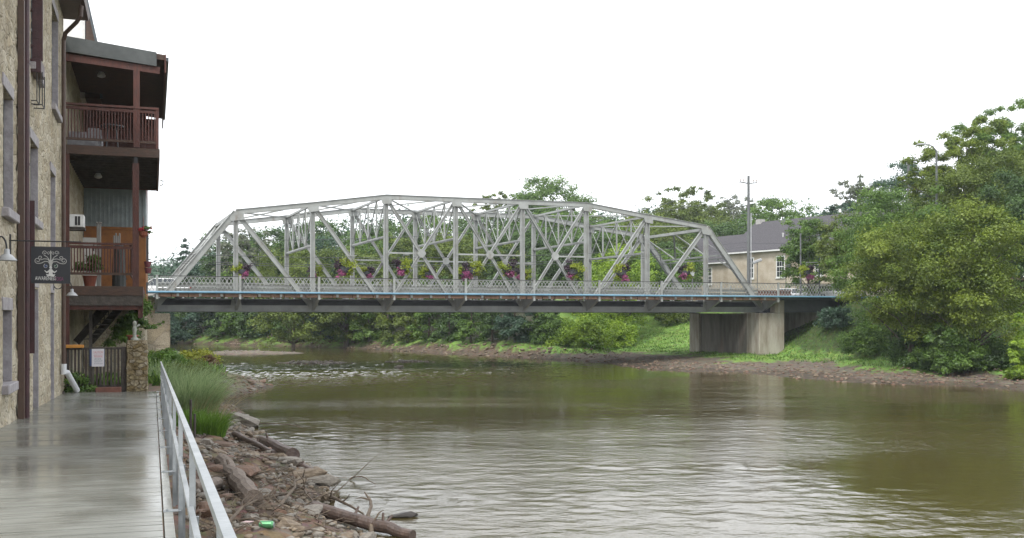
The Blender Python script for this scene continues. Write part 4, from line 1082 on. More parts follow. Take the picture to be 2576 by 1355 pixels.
for v in (0.0, WT_):
    for i in range(7):
        mb = MB(); a, b_ = node_t(i, v), node_t(i + 1, v)
        mb.bar(a, b_, .36, .34, up=ZU); mb.bar(a + V((0, 0, .18)), b_ + V((0, 0, .18)), .5, .03, up=ZU); mb.build('top_chord', BG, br)
    for a, b_ in ((node_b(-1, v), node_t(0, v)), (node_b(8, v), node_t(7, v))):
        mb = MB(); up = (b_ - a).cross(BO); mb.bar(a, b_, .36, .38, up=up); mb.bar(a + up.normalized() * (.2 if up.z > 0 else -.2), b_ + up.normalized() * (.2 if up.z > 0 else -.2), .5, .03, up=up); mb.build('end_post', BG, br)
        mb = MB()
        for q in range(14):
            p1 = a.lerp(b_, .12 + .8 * q / 14); p2 = a.lerp(b_, .12 + .8 * (q + 1) / 14); o_ = up.normalized() * (-.21 if up.z > 0 else .21)
            mb.bar(p1 + o_ + BO * .15, p2 + o_ - BO * .15, .05, .012, up=up); mb.bar(p1 + o_ - BO * .15, p2 + o_ + BO * .15, .05, .013, up=up)
        mb.build('lacing', BGD, br)
    for i in range(8):
        mb = MB(); hmem(mb, BR(i, v, 4.45), node_t(i, v) - V((0, 0, .18)), .31, .30); mb.build('vertical', BG, br)
    dg = [(0, 1, .32), (1, 2, .28), (2, 3, .22), (3, 4, .2), (4, 5, .2)]
    for i, j, wd in dg:
        mb = MB(); hmem(mb, node_t(i, v), node_b(j, v), wd, .22); mb.build('diagonal', BG, br)
    for i, j, wd in ((2, 3, .2), (3, 4, .2), (4, 5, .2), (5, 6, .26), (6, 7, .32)):
        mb = MB(); hmem(mb, node_b(i, v) + BO * .03, node_t(j, v) + BO * .03, wd, .18); mb.build('diagonal', BG, br)
    for i in (2, 3, 4):
        zc = (ZTOP[i] + ZBOT) / 2; mb = MB()
        mb.bar(BR(i + (.0 if i < 4 else .5), v, zc), BR(i + (.5 if i == 2 else 1), v, zc), .12, .12); mb.build('mid_strut', BG, br)
        mb = MB(); mb.prism([BR(i + .5, v, zc) + UB * q[0] + V((0, 0, q[1])) - BO * .16 for q in ((-.36, 0), (-.14, .33), (.14, .33), (.36, 0), (.14, -.33), (-.14, -.33))], BO * .02); mb.build('gusset', BG, br)
    for i in range(8):                  # gusset plates
        mb = MB(); z = ZTOP[i]; lo = -.62 if i in (0, 7) else -.52
        l_ = -.2 if i == 0 else -.42; r_ = .2 if i == 7 else .42
        if i == 0: l_, r_ = -.5, .55
        if i == 7: l_, r_ = -.55, .5
        sl = (ZTOP[min(i + 1, 7)] - ZTOP[max(i - 1, 0)]) / (5.486 * (2 if 0 < i < 7 else 1))
        mb.prism([BR(i, v, z) + UB * q[0] + V((0, 0, q[1] + q[0] * sl)) - BO * .215 for q in ((l_, -.15), (r_, -.15), (r_, lo), (l_ + .12, lo))], BO * .03); mb.build('gusset', BG, br)
        mb = MB(); mb.prism([BR(i, v, ZBOT) + UB * q[0] + V((0, 0, q[1])) - BO * .19 for q in ((-.45, -.2), (.45, -.2), (.3, .62), (-.3, .62))], BO * .02); mb.build('gusset', BG, br)
    for i in range(-1, 8):
        mb = MB(); mb.bar(BR(i, v, 4.6), BR(i + 1, v, 4.6), .3, .42); mb.bar(BR(i, v - .04, 4.38), BR(i + 1, v - .04, 4.38), .5, .04, up=ZU); mb.build('bottom_chord', BGD, br)
    vg = .42 if v == 0 else -.42          # inner guard rails of two channels
    for i in range(-1, 8):
        mb = MB()
        for zz in (5.89, 6.2):
            mb.bar(BR(i + .02, v + vg, zz), BR(i + .98, v + vg, zz), .03, .22); mb.bar(BR(i + .02, v + vg - .06, zz + .115), BR(i + .98, v + vg - .06, zz + .115), .15, .015)
        mb.bar(BR(i + .02, v + vg - .06, 6.4), BR(i + .98, v + vg - .06, 6.4), .15, .05)
        for q in (.1, .5, .9): mb.bar(BR(i + q, v + vg + .1, ROADZ), BR(i + q, v + vg + .1, 6.6), .12, .12, up=UB)
        mb.build('guard_beam', BG, br)
# sway frames, portals, top laterals
for i in range(1, 7):
    z1 = ZTOP[i]; z0 = z1 - 2.95; a, b_ = 0.1, WT_ - .1
    mb = MB(); mb.bar(BR(i, a, z1 + .02), BR(i, b_, z1 + .02), .16, .16); mb.bar(BR(i, a, z0), BR(i, b_, z0), .16, .12)
    mb.bar(BR(i, a, z0 - .1), BR(i, b_, z0 - .1), .1, .05)
    n = 4
    for k in range(n):
        q0, q1 = a + (b_ - a) * k / n, a + (b_ - a) * (k + 1) / n
        mb.bar(BR(i, q0, z1), BR(i, q1, z0), .075, .075); mb.bar(BR(i, q1, z1), BR(i, q0, z0), .045, .045)
        if k: mb.bar(BR(i, q0, z1), BR(i, q0, z0), .11, .11, up=UB)
    mb.build('sway_frame', BG, br)
for i in range(7):
    mb = MB()
    mb.bar(node_t(i, 0), node_t(i + 1, WT_), .12, .09); mb.bar(node_t(i, WT_) + V((0, 0, .09)), node_t(i + 1, 0) + V((0, 0, .09)), .12, .09); mb.build('top_lateral', BG, br)
for i, e in ((0, -1), (7, 8)):
    la = lambda v, q: node_t(i, v).lerp(node_b(e, v), q)
    mb = MB(); mb.bar(la(.1, .02), la(WT_ - .1, .02), .34, .24, up=ZU)
    mb.bar(la(.1, .33), la(WT_ - .1, .33), .16, .14, up=ZU); mb.bar(la(.1, .37), la(WT_ - .1, .37), .12, .1, up=ZU)
    n = 4
    for k in range(n):
        q0, q1 = .1 + (WT_ - .2) * k / n, .1 + (WT_ - .2) * (k + 1) / n
        if k % 2 == 0: mb.bar(la(q0, .02), la(q1, .33), .14, .08); mb.bar(la(q0, .33), la((q0 + q1) / 2, .17), .08, .06)
        else: mb.bar(la(q0, .33), la(q1, .02), .14, .08); mb.bar(la(q1, .33), la((q0 + q1) / 2, .17), .08, .06)
    for q, s_ in ((.1, 1), (WT_ - .1, -1)): mb.bar(la(q, .55), la(q + s_ * 1.4, .36), .1, .1)
    mb.build('portal_frame', BG, br)
# floor: floor beams, stringers, slab, sidewalk
for i in range(-1, 9):
    mb = MB(); mb.fbox(lambda a, b_, z: BR(i, b_, z) + UB * a, -.15, .15, .2, WT_ - .2, 4.45, 5.02); mb.build('floor_beam', DARKST, br)
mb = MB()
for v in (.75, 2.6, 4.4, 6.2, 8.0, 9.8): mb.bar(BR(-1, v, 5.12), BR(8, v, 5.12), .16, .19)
mb.bar(BR(-1, .6, 4.95), BR(8, .6, 4.95), .05, .5)  # plate filling the shadowed band below the deck, shade put into its dark colour
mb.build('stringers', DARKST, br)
ASPH = M('asphalt', (.055, .055, .058), (.04, .04, .042), scale=6, rough=.8)
mb = MB(); mb.fbox(lambda a, b_, z: BR(a, b_, z), -1, 8, .3, WT_ - .3, 5.218, ROADZ); mb.build('road_slab', ASPH, br)
SW = 2.3
mb = MB(); mb.fbox(lambda a, b_, z: BR(a, b_, z), -1.25, 11.2, -SW + .12, -.25, 5.60, 5.68)
mb.build('sidewalk_deck', M('sidewalk_planks', (.23, .2, .17), (.15, .13, .11), scale=3, rough=.8), br)
g = random.Random(4)
for i in range(-1, 8):
    mb = MB(); q = i + .0
    while q < i + .999:
        L = g.uniform(.14, .3); e = min(q + L, i + 1)
        mb.fbox(lambda a, b_, z: BR(a, b_, z), q, e - .012, -SW + .14 + g.uniform(0, .04), -SW + .3, 5.36, 5.598); q = e
    mb.fbox(lambda a, b_, z: BR(a, b_, z), i + .01, i + .99, -1.1, -.95, 5.36, 5.598)
    mb.build('edge_stringer', RUSTW, br)
    for q in (.23, .5, .76):
        mb = MB(); mb.fbox(lambda a, b_, z: BR(a, b_, z), i + q, i + q + .03, -SW + .08, -SW + .139, 5.38, 5.6); mb.build('stringer_clip', BG, br)
for i in range(-1, 9):                    # sidewalk brackets
    mb = MB(); x0 = -.03
    for q in (-.05, .05):
        mb.prism([BR(i, -.2, 5.5) + UB * q, BR(i, -SW + .1, 5.5) + UB * q, BR(i, -SW + .1, 5.30) + UB * q, BR(i, -.2, 4.5) + UB * q], UB * .012)
    mb.bar(BR(i, -SW + .1, 5.29), BR(i, -.22, 4.46), .22, .03, up=ZU); mb.bar(BR(i, -.2, 5.53), BR(i, -SW + .12, 5.53), .24, .03, up=ZU)
    mb.build('sidewalk_bracket', BGD, br)
ZH, ZL = 6.82, 5.74
for i in range(-2, 12):
    if i > -2 or True:
        mb = MB(); mb.bar(BR(i, -SW, 5.2 if -1 <= i <= 8 else 5.55), BR(i, -SW, ZH), .17, .15, up=UB); mb.bar(BR(i, -SW + .0, ZH), BR(i, -SW, ZH + .03), .2, .19, up=UB); mb.build('rail_post', BG, br)
    if i == 11: break
    rl_ = MB(); rl_.bar(BR(i, -SW, ZH - .04), BR(i + 1, -SW, ZH - .04), .07, .05); rl_ = rl_.build('handrail', HANDR, br)
    mb = MB(); q0 = i + .04; q1 = i + .96
    mb.bar(BR(q0, -SW, ZH - .1), BR(q1, -SW, ZH - .1), .04, .03); mb.bar(BR(q0, -SW, ZL), BR(q1, -SW, ZL), .05, .05)
    n = 18; Hh = ZH - .1 - ZL; dq = (q1 - q0) / n; run = dq * 2.15
    k = -3
    while k < n + 3:
        for sg in (1, -1):
            a = q0 + k * dq; b_ = a + run; za, zb = (ZL, ZL + Hh) if sg > 0 else (ZL + Hh, ZL)
            f0, f1 = 0, 1
            if a < q0: f0 = (q0 - a) / run
            if b_ > q1: f1 = (q1 - a) / run
            if f1 > f0 + .02:
                mb.bar(BR(a + run * f0, -SW + .012 * sg, za + (zb - za) * f0), BR(a + run * f1, -SW + .012 * sg, za + (zb - za) * f1), .012, .038, up=BO.cross(UB))
        k += 1
    mb.build('lattice_panel', BG, br)
mb = MB(); mb.tube([BR(q, -SW - .14, 5.67) for q in np.linspace(-1.6, 11.4, 27)], .075, 10)
for q in np.linspace(-1.3, 11.2, 26): mb.tube([BR(q, -SW - .14, 5.67), BR(q + .012, -SW - .14, 5.67)], .1, 10)
mb.build('blue_pipe', BLUEP, br, smooth=True)
# approach span on the right
mb = MB(); mb.fbox(lambda a, b_, z: BR(a, b_, z), 8.02, 13, -.6, .1, 4.35, 5.45); mb.fbox(lambda a, b_, z: BR(a, b_, z), 8.02, 13, -SW + .2, WT_, 5.45, 5.598); mb.build('approach_girder', DARKST, br)

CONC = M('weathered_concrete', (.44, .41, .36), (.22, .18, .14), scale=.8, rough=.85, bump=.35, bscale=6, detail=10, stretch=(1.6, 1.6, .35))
CONCD = M('shaded_stained_concrete', (.25, .23, .20), (.10, .085, .07), scale=.55, rough=.85, bump=.3, bscale=6, detail=10, stretch=(1.6, 1.6, .35))  # web darker than the columns: river-side shade put into the colour, stains real
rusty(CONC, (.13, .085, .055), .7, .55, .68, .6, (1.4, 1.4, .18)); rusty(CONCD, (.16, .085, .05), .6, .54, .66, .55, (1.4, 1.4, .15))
pier = thing('bridge_pier', BR(8, 4, -.2), 'tall stained concrete pier under the right end of the truss bridge', 'bridge pier')
fr = lambda a, b_, z: BR(8, b_, z) + UB * a
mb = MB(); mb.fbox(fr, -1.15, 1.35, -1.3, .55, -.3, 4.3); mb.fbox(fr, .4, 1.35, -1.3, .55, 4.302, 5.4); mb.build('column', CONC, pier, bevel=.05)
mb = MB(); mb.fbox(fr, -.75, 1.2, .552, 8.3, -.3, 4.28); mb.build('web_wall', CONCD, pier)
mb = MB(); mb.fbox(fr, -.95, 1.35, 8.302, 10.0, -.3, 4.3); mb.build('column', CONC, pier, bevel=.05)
for v in (0, WT_):
    mb = MB(); mb.fbox(fr, -.4, .3, v - .3, v + .3, 4.302, 4.37); mb.build('bearing', DARKST, pier)
ab = thing('bridge_abutment', BR(10, 4, 1), 'pale concrete abutment behind the pier under the right approach span', 'bridge abutment')
mb = MB(); mb.fbox(lambda a, b_, z: BR(a, b_, z), 9.0, 11, -.6, WT_, 1.0, 4.34); mb.build('wall', CONC, ab)
mb = MB(); mb.fbox(lambda a, b_, z: BR(a, b_, z), 8.95, 9.1, -.8, WT_ + .2, 4.342, 4.42); mb.build('cap', CONC, ab)
STN2 = stone_mat('abutment_stone', [(.42, .36, .26), (.34, .28, .19), (.48, .43, .34), (.38, .33, .25)], vscale=(.7, .7, 1.3), mortar=(.34, .29, .22), edge=.03, disp=.4)
abl = thing('bridge_abutment', BR(-1.5, 3, .8), 'tan stone abutment under the left end of the truss bridge', 'bridge abutment')
fa = lambda a, b_, z: BR(-1, b_, z) + UB * a
mb = MB(); mb.fbox(fa, -9, .95, -1.0, 12, .2, 4.22); mb.build('base_block', STN2, abl, bevel=.06)
mb = MB(); mb.fbox(fa, -9, -.05, -.6, 12, 4.221, 5.36); mb.build('back_wall', STN2, abl, bevel=.04)
# ------------------------------------------------------------------ road beyond the bridge ends
mb = MB()
for i0, i1 in ((-14, -1.02), (13.02, 40)):
    mb.fbox(lambda a, b_, z: BR(a, b_, z), i0, i1, .3, WT_ - .3, ROADZ - .5, ROADZ - .004)
structure(mb.build('road', ASPH))
mb = MB(); mb.fbox(lambda a, b_, z: BR(a, b_, z), -14, -1.26, -6, 18, -.2, ROADZ - .6); structure(mb.build('road_embankment', GM))

# ------------------------------------------------------------------ flower baskets on the bridge
def basket(px, py, v, size, side, label, dark=.5, pink=.5, seed=0, brkt=None, Yfix=None):
    if Yfix is None:                      # depth of the truss plane seen in this column
        k = (px - 1288) / F; x0 = BP + BO * v
        i = (k * x0.y - x0.x) / (BD.x - k * BD.y); Yd = x0.y + BD.y * i
    else: Yd = Yfix
    c_ = P(px, py, Yd); r = size * 1.17 / F * Yd / 2
    th = thing('flower_basket', c_, label, 'flower basket', 'hanging flower baskets along the bridge')
    mb = MB(); mb.lathe(c_ - V((0, 0, r * .35)), [(r * .25, -r * .1), (r * .45, r * .1), (r * .55, r * .5), (r * .5, r * .5)], 12); mb.build('pot', DARKST, th)
    if brkt:
        mb = MB(); e = P(brkt, py - size * .42, Yd); top = c_ + V((0, 0, r * 1.15)); e.z = top.z
        mb.tube([e, top], .025, 6); mb.tube([top, c_ + V((0, 0, r * .1))], .012, 5); mb.build('bracket', BG, th)
    def part(nm, mat, off, rr, n, sd, leaf=.075):
        g = np.random.default_rng(seed * 10 + sd); C = g.normal(size=(9, 3)) * rr * .32; Rr = np.full(9, rr * .55)
        v_, f_, t_ = clump_leaves(g, C, Rr, n, leaf); cc = c_ + off
        npmesh(nm, v_ + np.array(cc), f_, mat, th, origin=tuple(cc), tint=t_)
    x = V((r * .42 * side, 0, 0))
    part('foliage', LEAF['chartreuse'], x * .9 + V((0, -.12, r * .2)), r * .82, 560, 1)
    part('trailing_foliage', LEAF['chartreuse'], x * .9 + V((0, 0, -r * .5)), r * .45, 180, 4)
    part('dark_foliage', LEAF['plum'], -x * 1.1 + V((0, .03, r * .32)), r * .62, 420, 2)
    part('blossom', LEAF['pink'], -x * .6 + V((0, -.12, -r * .55)), r * .56, 300, 3)
    return th
BK = [(609, 682, 0, 36, -1, 'flower basket just right of the first near upright of the bridge', 596),
      (869, 675, 0, 46, 1, 'large flower basket against the long diagonal between the second and third near uprights', 898),
      (1014, 673, 0, 46, 1, 'large mostly dark flower basket just right of the tallest left near upright', 1030),
      (1187, 680, 0, 48, 1, 'large pink flower basket just right of the middle near upright of the bridge', 1198),
      (1277, 679, 0, 44, -1, 'large yellow green and pink basket left of the fifth near upright', 1262),
      (1440, 683, 0, 42, 1, 'round yellow green flower basket left of the sixth near upright', 1424),
      (1563, 685, 0, 44, -1, 'dark and pink flower basket between the sixth and seventh near uprights', 1534),
      (1725, 685, 0, 38, 1, 'yellow green flower basket in the last panel left of the eighth near upright', 1697),
      (794, 685, WT_, 32, 1, 'small yellow green basket half hidden behind the second near upright', 780),
      (921, 686, WT_, 32, -1, 'small yellow green basket on the far truss under the left star shaped plate', 884),
      (1076, 689, WT_, 30, -1, 'small flower basket on the far truss right of the large mostly dark basket', 1045),
      (1163, 690, WT_, 28, -1, 'small flower basket on the far truss touching the left of the large pink one', 1198),
      (1314, 690, WT_, 34, 1, 'small dull flower basket half hidden behind the fifth near upright', 1346)]
for k, (px, py, v, sz, sd_, lab, brk) in enumerate(BK): basket(px, py, v, sz, sd_, lab, seed=k + 1, brkt=brk)

# ------------------------------------------------------------------ cars
CGL = M('car_glass', (.05, .06, .07), (.035, .042, .05), rough=.08); TYRE = M('tyre', (.02, .02, .02), rough=.8); RIM = M('alloy', (.4, .4, .42), rough=.3, metal=.8)
LAMPW = M('headlamp', (.6, .62, .65), rough=.15); LAMPR = M('taillamp', (.3, .02, .02), rough=.2)
def car(base, ang, col, label, hatch=False):
    paint = M('car_paint_%d%d%d' % tuple(int(c_ * 99) for c_ in col), col, tuple(c_ * .97 for c_ in col), rough=.22, spec=.6)
    root = thing('parked_car' if 'parked' in label else 'car', base, label, 'car', 'cars at road level beside the bridge ends')
    ca, sa = math.cos(ang), math.sin(ang)
    T = lambda x, y, z: V(base) + V((x * ca - y * sa, x * sa + y * ca, z))
    mb = MB()
    st = [(-2.2, .5, .72, .70), (-2.1, .3, .86, .80), (-1.6, .22, .92, .86), (-.8, .2, .93, .88), (.5, .2, .92, .88), (1.2, .2, .88, .87), (1.9, .24, .78, .82), (2.2, .3, .66, .72), (2.28, .42, .55, .62)]
    ring = lambda x, z0, z1, hw_: [(x, -hw_ * .94, z0), (x, hw_ * .94, z0), (x, hw_, z0 + .12), (x, hw_, z1 - .18), (x, hw_ * .93, z1 - .03), (x, hw_ * .8, z1), (x, -hw_ * .8, z1), (x, -hw_ * .93, z1 - .03), (x, -hw_, z1 - .18), (x, -hw_, z0 + .12)]
    vs_ = [T(*p) for s_ in st for p in ring(*s_)]; m_ = 10
    mb.add(vs_, [(j * m_ + k, j * m_ + (k + 1) % m_, (j + 1) * m_ + (k + 1) % m_, (j + 1) * m_ + k) for j in range(len(st) - 1) for k in range(m_)] + [tuple(range(m_)), tuple((len(st) - 1) * m_ + k for k in range(m_))])
    xr0 = -2.0 if hatch else -1.25
    lo = [(xr0 - .35 * (not hatch), .76), (1.15, .76)]; hi = [(xr0 + .25, .58), (.35, .58)]
    rf = [T(hi[0][0], -.58, 1.42), T(hi[1][0], -.58, 1.42), T(hi[1][0], .58, 1.42), T(hi[0][0], .58, 1.42)]
    rt_ = [T(hi[0][0] + .15, -.5, 1.47), T(hi[1][0] - .15, -.5, 1.47), T(hi[1][0] - .15, .5, 1.47), T(hi[0][0] + .15, .5, 1.47)]
    mb.hexa(rf + rt_)
    for y in (-1, 1):
        for (xa, xb) in ((lo[0][0], hi[0][0]), (lo[1][0], hi[1][0]), (-.3, -.3)):
            mb.bar(T(xa, .77 * y, .9), T(xb, .59 * y, 1.43), .07, .05)
    mb.build('body', paint, root, smooth=False, bevel=.02)
    mb = MB(); mb.hexa([T(lo[0][0], -.75, .9), T(lo[1][0], -.75, .9), T(lo[1][0], .75, .9), T(lo[0][0], .75, .9), T(hi[0][0], -.57, 1.419), T(hi[1][0], -.57, 1.419), T(hi[1][0], .57, 1.419), T(hi[0][0], .57, 1.419)])
    mb.build('windows', CGL, root)
    for x in (-1.4, 1.42):
        for y in (-.8, .8):
            mb = MB(); mb.tube([T(x, y - .1, .32), T(x, y + .1, .32)], .32, 18); wh = mb.build('wheel', TYRE, root)
            mb = MB(); mb.tube([T(x, y - .105, .32), T(x, y + .105, .32)], .2, 12); mb.build('rim', RIM, wh)
    for y in (-.55, .55):
        mb = MB(); mb.bar(T(2.2, y - .14, .62), T(2.2, y + .14, .62), .14, .13); mb.build('headlight', LAMPW, root)
        mb = MB(); mb.bar(T(-2.17, y - .16, .78), T(-2.17, y + .16, .78), .12, .14); mb.build('tail_light', LAMPR, root)
    return root
ba = math.atan2(BD.y, BD.x)
car(BR(-.93, 2.4, ROADZ), ba + math.pi, (.72, .72, .73), 'white car driving at the left end of the bridge behind the railing')
car(P(2036, 738, 104).xy.to_3d() + V((0, 0, ROADZ + .2)), -.22 + math.pi, (.40, .42, .45), 'silver grey car parked behind the right bridge railing below the small street tree')
car(P(2106, 738, 98).xy.to_3d() + V((0, 0, ROADZ + .2)), -.18, (.55, .56, .56), 'pale car parked furthest right behind the bridge railing', hatch=True)
car(P(1998, 738, 110).xy.to_3d() + V((0, 0, ROADZ + .2)), -.25, (.70, .70, .70), 'white car parked furthest left behind the right bridge railing', hatch=True)
c_ = P(1948, 738, 103); mb = MB()
mb.fbox(lambda a, b_, z: V((c_.x, c_.y, 0)) + UB * a + BO * b_ + V((0, 0, z)), -1.6, 1.6, -.5, .5, ROADZ - .1, 6.5)
mb.fbox(lambda a, b_, z: V((c_.x, c_.y, 0)) + UB * a + BO * b_ + V((0, 0, z)), -1.7, 1.7, -.6, .6, 6.502, 6.6)
tag(mb.build('brick_planter', BRICK, None, origin=(c_.x, c_.y, ROADZ - .1)), 'low red brick planter wall behind the right end of the bridge railing', 'planter')

# ------------------------------------------------------------------ brick house on the far side
def brick_mat(name, c1, c2, mo):
    m = bpy.data.materials.new(name); m.use_nodes = True; t = m.node_tree; b = t.nodes["Principled BSDF"]; b.inputs['Roughness'].default_value = .85
    tc = nd(t, "ShaderNodeTexCoord"); sp_ = nd(t, "ShaderNodeSeparateXYZ"); cm = nd(t, "ShaderNodeCombineXYZ"); ad = nd(t, "ShaderNodeMath"); ad.operation = 'SUBTRACT'
    t.links.new(tc.outputs['Object'], sp_.inputs[0]); t.links.new(sp_.outputs['X'], ad.inputs[0]); t.links.new(sp_.outputs['Y'], ad.inputs[1])
    t.links.new(ad.outputs[0], cm.inputs['X']); t.links.new(sp_.outputs['Z'], cm.inputs['Y'])
    bk = nd(t, "ShaderNodeTexBrick", Scale=3.2); bk.inputs['Color1'].default_value = (*c1, 1); bk.inputs['Color2'].default_value = (*c2, 1); bk.inputs['Mortar'].default_value = (*mo, 1); bk.inputs['Mortar Size'].default_value = .025
    n = nd(t, "ShaderNodeTexNoise", Scale=.9, Detail=6.0); t.links.new(tc.outputs['Object'], n.inputs['Vector'])
    r = nd(t, "ShaderNodeValToRGB"); r.color_ramp.elements[0].position = .3; r.color_ramp.elements[0].color = (.72, .68, .62, 1); r.color_ramp.elements[1].position = .65
    t.links.new(n.outputs['Fac'], r.inputs['Fac']); mm = nd(t, "ShaderNodeMixRGB"); mm.blend_type = 'MULTIPLY'; mm.inputs[0].default_value = 1
    t.links.new(cm.outputs[0], bk.inputs['Vector']); t.links.new(bk.outputs['Color'], mm.inputs[1]); t.links.new(r.outputs['Color'], mm.inputs[2]); t.links.new(mm.outputs[0], b.inputs['Base Color'])
    return m
BUFF = brick_mat('buff_brick', (.50, .435, .345), (.43, .37, .295), (.50, .45, .385))
SHING = M('grey_shingle', (.082, .077, .084), (.045, .042, .048), scale=6, rough=.9, bump=.5, bscale=8, detail=10)
HE = V((26.15, 125, 0)); HU = V((4.87, -7.4, 0)).normalized(); HN = V((HU.y, -HU.x, 0)) * -1     # HN points to the back
if HN.y < 0: HN = -HN
HF = lambda a, b_, z: HE + HU * a + HN * b_ + V((0, 0, z))
hs_ = thing('brick_house', HF(6, 4, 5.2), 'long buff brick house with a grey shingle roof behind the right end of the bridge', 'house')
ZE = 11.62; RGZ = 15.5; HL = 22; HB = 10
mb = MB(); mb.fbox(HF, 0, HL, 0, HB, 4.5, ZE - .05); mb.prism([HF(0, 0, ZE - .05), HF(0, HB, ZE - .05), HF(0, HB / 2, RGZ - .1)], HU * HL); mb.build('wall', BUFF, hs_)
mb = MB()
for s_, y0, y1 in ((1, -.35, HB / 2), (-1, HB + .35, HB / 2)):
    mb.prism([HF(-.3, y0, ZE - .12), HF(-.3, y1, RGZ), HF(-.3, y1, RGZ + .14), HF(-.3, y0, ZE + .06)], HU * (HL + .6))
rf_ = mb.build('roof', SHING, hs_)
mb = MB(); mb.fbox(HF, .1, .9, HB / 2 - .4, HB / 2 + .4, RGZ - .3, RGZ + .45); mb.build('chimney', M('pale_chimney', (.4, .39, .37), rough=.8), rf_)
mb = MB(); mb.tube([HF(7.0, 1.8, ZE + 1.1), HF(7.0, 1.8, ZE + 2.0)], .06, 8); mb.tube([HF(7.0, 1.8, ZE + 2.0), HF(7.0, 1.8, ZE + 2.1)], .12, 8); mb.build('roof_vent', WPAINT, rf_)
mb = MB(); mb.fbox(HF, -.3, HL + .3, -.5, -.36, ZE - .12, ZE + .04); mb.build('gutter', WPAINT, hs_)
# lower wing to the left
ZE2 = 10.6; RG2 = 14.2; WL = 11.3
mb = MB(); mb.fbox(HF, -WL, -.02, .5, 9.8, 4.5, ZE2 - .05); mb.prism([HF(-WL, .5, ZE2 - .05), HF(-WL, 9.8, ZE2 - .05), HF(-WL, 5.15, RG2 - .1)], HU * (WL - .02)); mb.build('wing_wall', BUFF, hs_)
mb = MB()
for y0, y1 in ((.15, 5.15), (10.15, 5.15)):
    mb.prism([HF(-WL - .3, y0, ZE2 - .12), HF(-WL - .3, y1, RG2), HF(-WL - .3, y1, RG2 + .13), HF(-WL - .3, y0, ZE2 + .05)], HU * (WL + .27))
mb.build('wing_roof', SHING, hs_)
mb = MB(); mb.fbox(HF, -WL - .3, -.05, .02, .14, ZE2 - .12, ZE2 + .03); mb.build('gutter', WPAINT, hs_)
mb = MB(); mb.tube([HF(-.12, .38, ZE2 - .1), HF(-.12, .38, 5.3)], .06, 6); mb.build('downpipe', WPAINT, hs_)
def house_window(a, yf, zb, zt, wd=1.05):
    mb = MB(); f = lambda *q: mb.fbox(HF, *q)
    f(a, a + .12, yf - .05, yf + .02, zb, zt); f(a + wd - .12, a + wd, yf - .05, yf + .02, zb, zt); f(a + .12, a + wd - .12, yf - .05, yf + .02, zt - .12, zt); f(a + .12, a + wd - .12, yf - .05, yf + .02, zb, zb + .12)
    zm_ = (zb + zt) / 2; f(a + .12, a + wd - .12, yf - .04, yf + .01, zm_ - .05, zm_ + .05)
    for q in (1, 2): x = a + .12 + (wd - .24) * q / 3; f(x - .02, x + .02, yf - .03, yf + .01, zb + .12, zt - .12)
    for q in (.25, .75): z = zb + .12 + (zt - zb - .24) * q; f(a + .12, a + wd - .12, yf - .028, yf + .008, z - .02, z + .02)
    w_ = mb.build('window', WPAINT, hs_)
    mb = MB(); mb.fbox(HF, a + .1, a + wd - .1, yf - .02, yf - .004, zb + .1, zt - .1); mb.build('pane', GLASS, w_)
    mb = MB(); mb.fbox(HF, a - .06, a + wd + .06, yf - .12, yf - .051, zb - .12, zb + .0); mb.build('sill', WPAINT, w_)
def a_of(px, yf):
    k = (px - 1288) / F; p0 = HE + HN * yf
    return (k * p0.y - p0.x) / (HU.x - k * HU.y)
for pa, pb in ((1881, 1897), (1953, 1975), (2050, 2072)):
    a0_, a1_ = a_of(pa, 0), a_of(pb, 0); house_window(a0_, 0, 8.46, 10.96, max(1.0, a1_ - a0_))
for pa, pb in ((1778, 1789), (1704, 1717)):
    a0_, a1_ = a_of(pa, .5), a_of(pb, .5); house_window(a0_, .5, 7.98, 10.07, max(.95, a1_ - a0_))
for px in (1960,):
    pass

wh = thing('white_house', P(2558, 700, 120), 'small white house with a grey roof peeping out at the right edge of the photo', 'house')
f2 = lambda a, b_, z: V((P(2562, 700, 120).x + a, 120 + b_, z))
mb = MB(); mb.fbox(f2, -1.2, 5, 0, 6, 5, 10.2); mb.build('wall', WPAINT, wh)
mb = MB(); mb.prism([f2(-1.6, -.4, 10.1), f2(5.2, -.4, 10.1), f2(1.8, -.4, 13.2)], V((0, 7, 0))); mb.build('roof', SHING, wh)
mb = MB()
for q in (-.3, 1.2): mb.fbox(f2, q, q + .8, -.04, -.004, 7.2, 9.2)
mb.build('window', GLASS, wh)
mb = MB(); mb.fbox(f2, -2.6, -.2, -2.2, -.02, 8.0, 8.25); mb.fbox(f2, -2.5, -2.3, -2.1, -1.9, 5, 8.0); mb.build('porch', WPAINT, wh)
fc = thing('board_fence', P(2535, 790, 78), 'dark brown board fence with a pale cap at the right edge behind the trees', 'fence')
f3 = lambda a, b_, z: V((P(2500, 790, 78).x + a, 78 + b_ - a * .35, z))
mb = MB(); k = 0.0
while k < 7.5: mb.fbox(f3, k, k + .19, -.03, .03, 3.2, 6.75); k += .2
mb.build('boards', WOOD2, fc)
mb = MB(); mb.fbox(f3, -.1, 7.6, -.2, .2, 6.752, 6.9); mb.build('cap', M('tan_cap', (.42, .32, .22), rough=.8), fc)

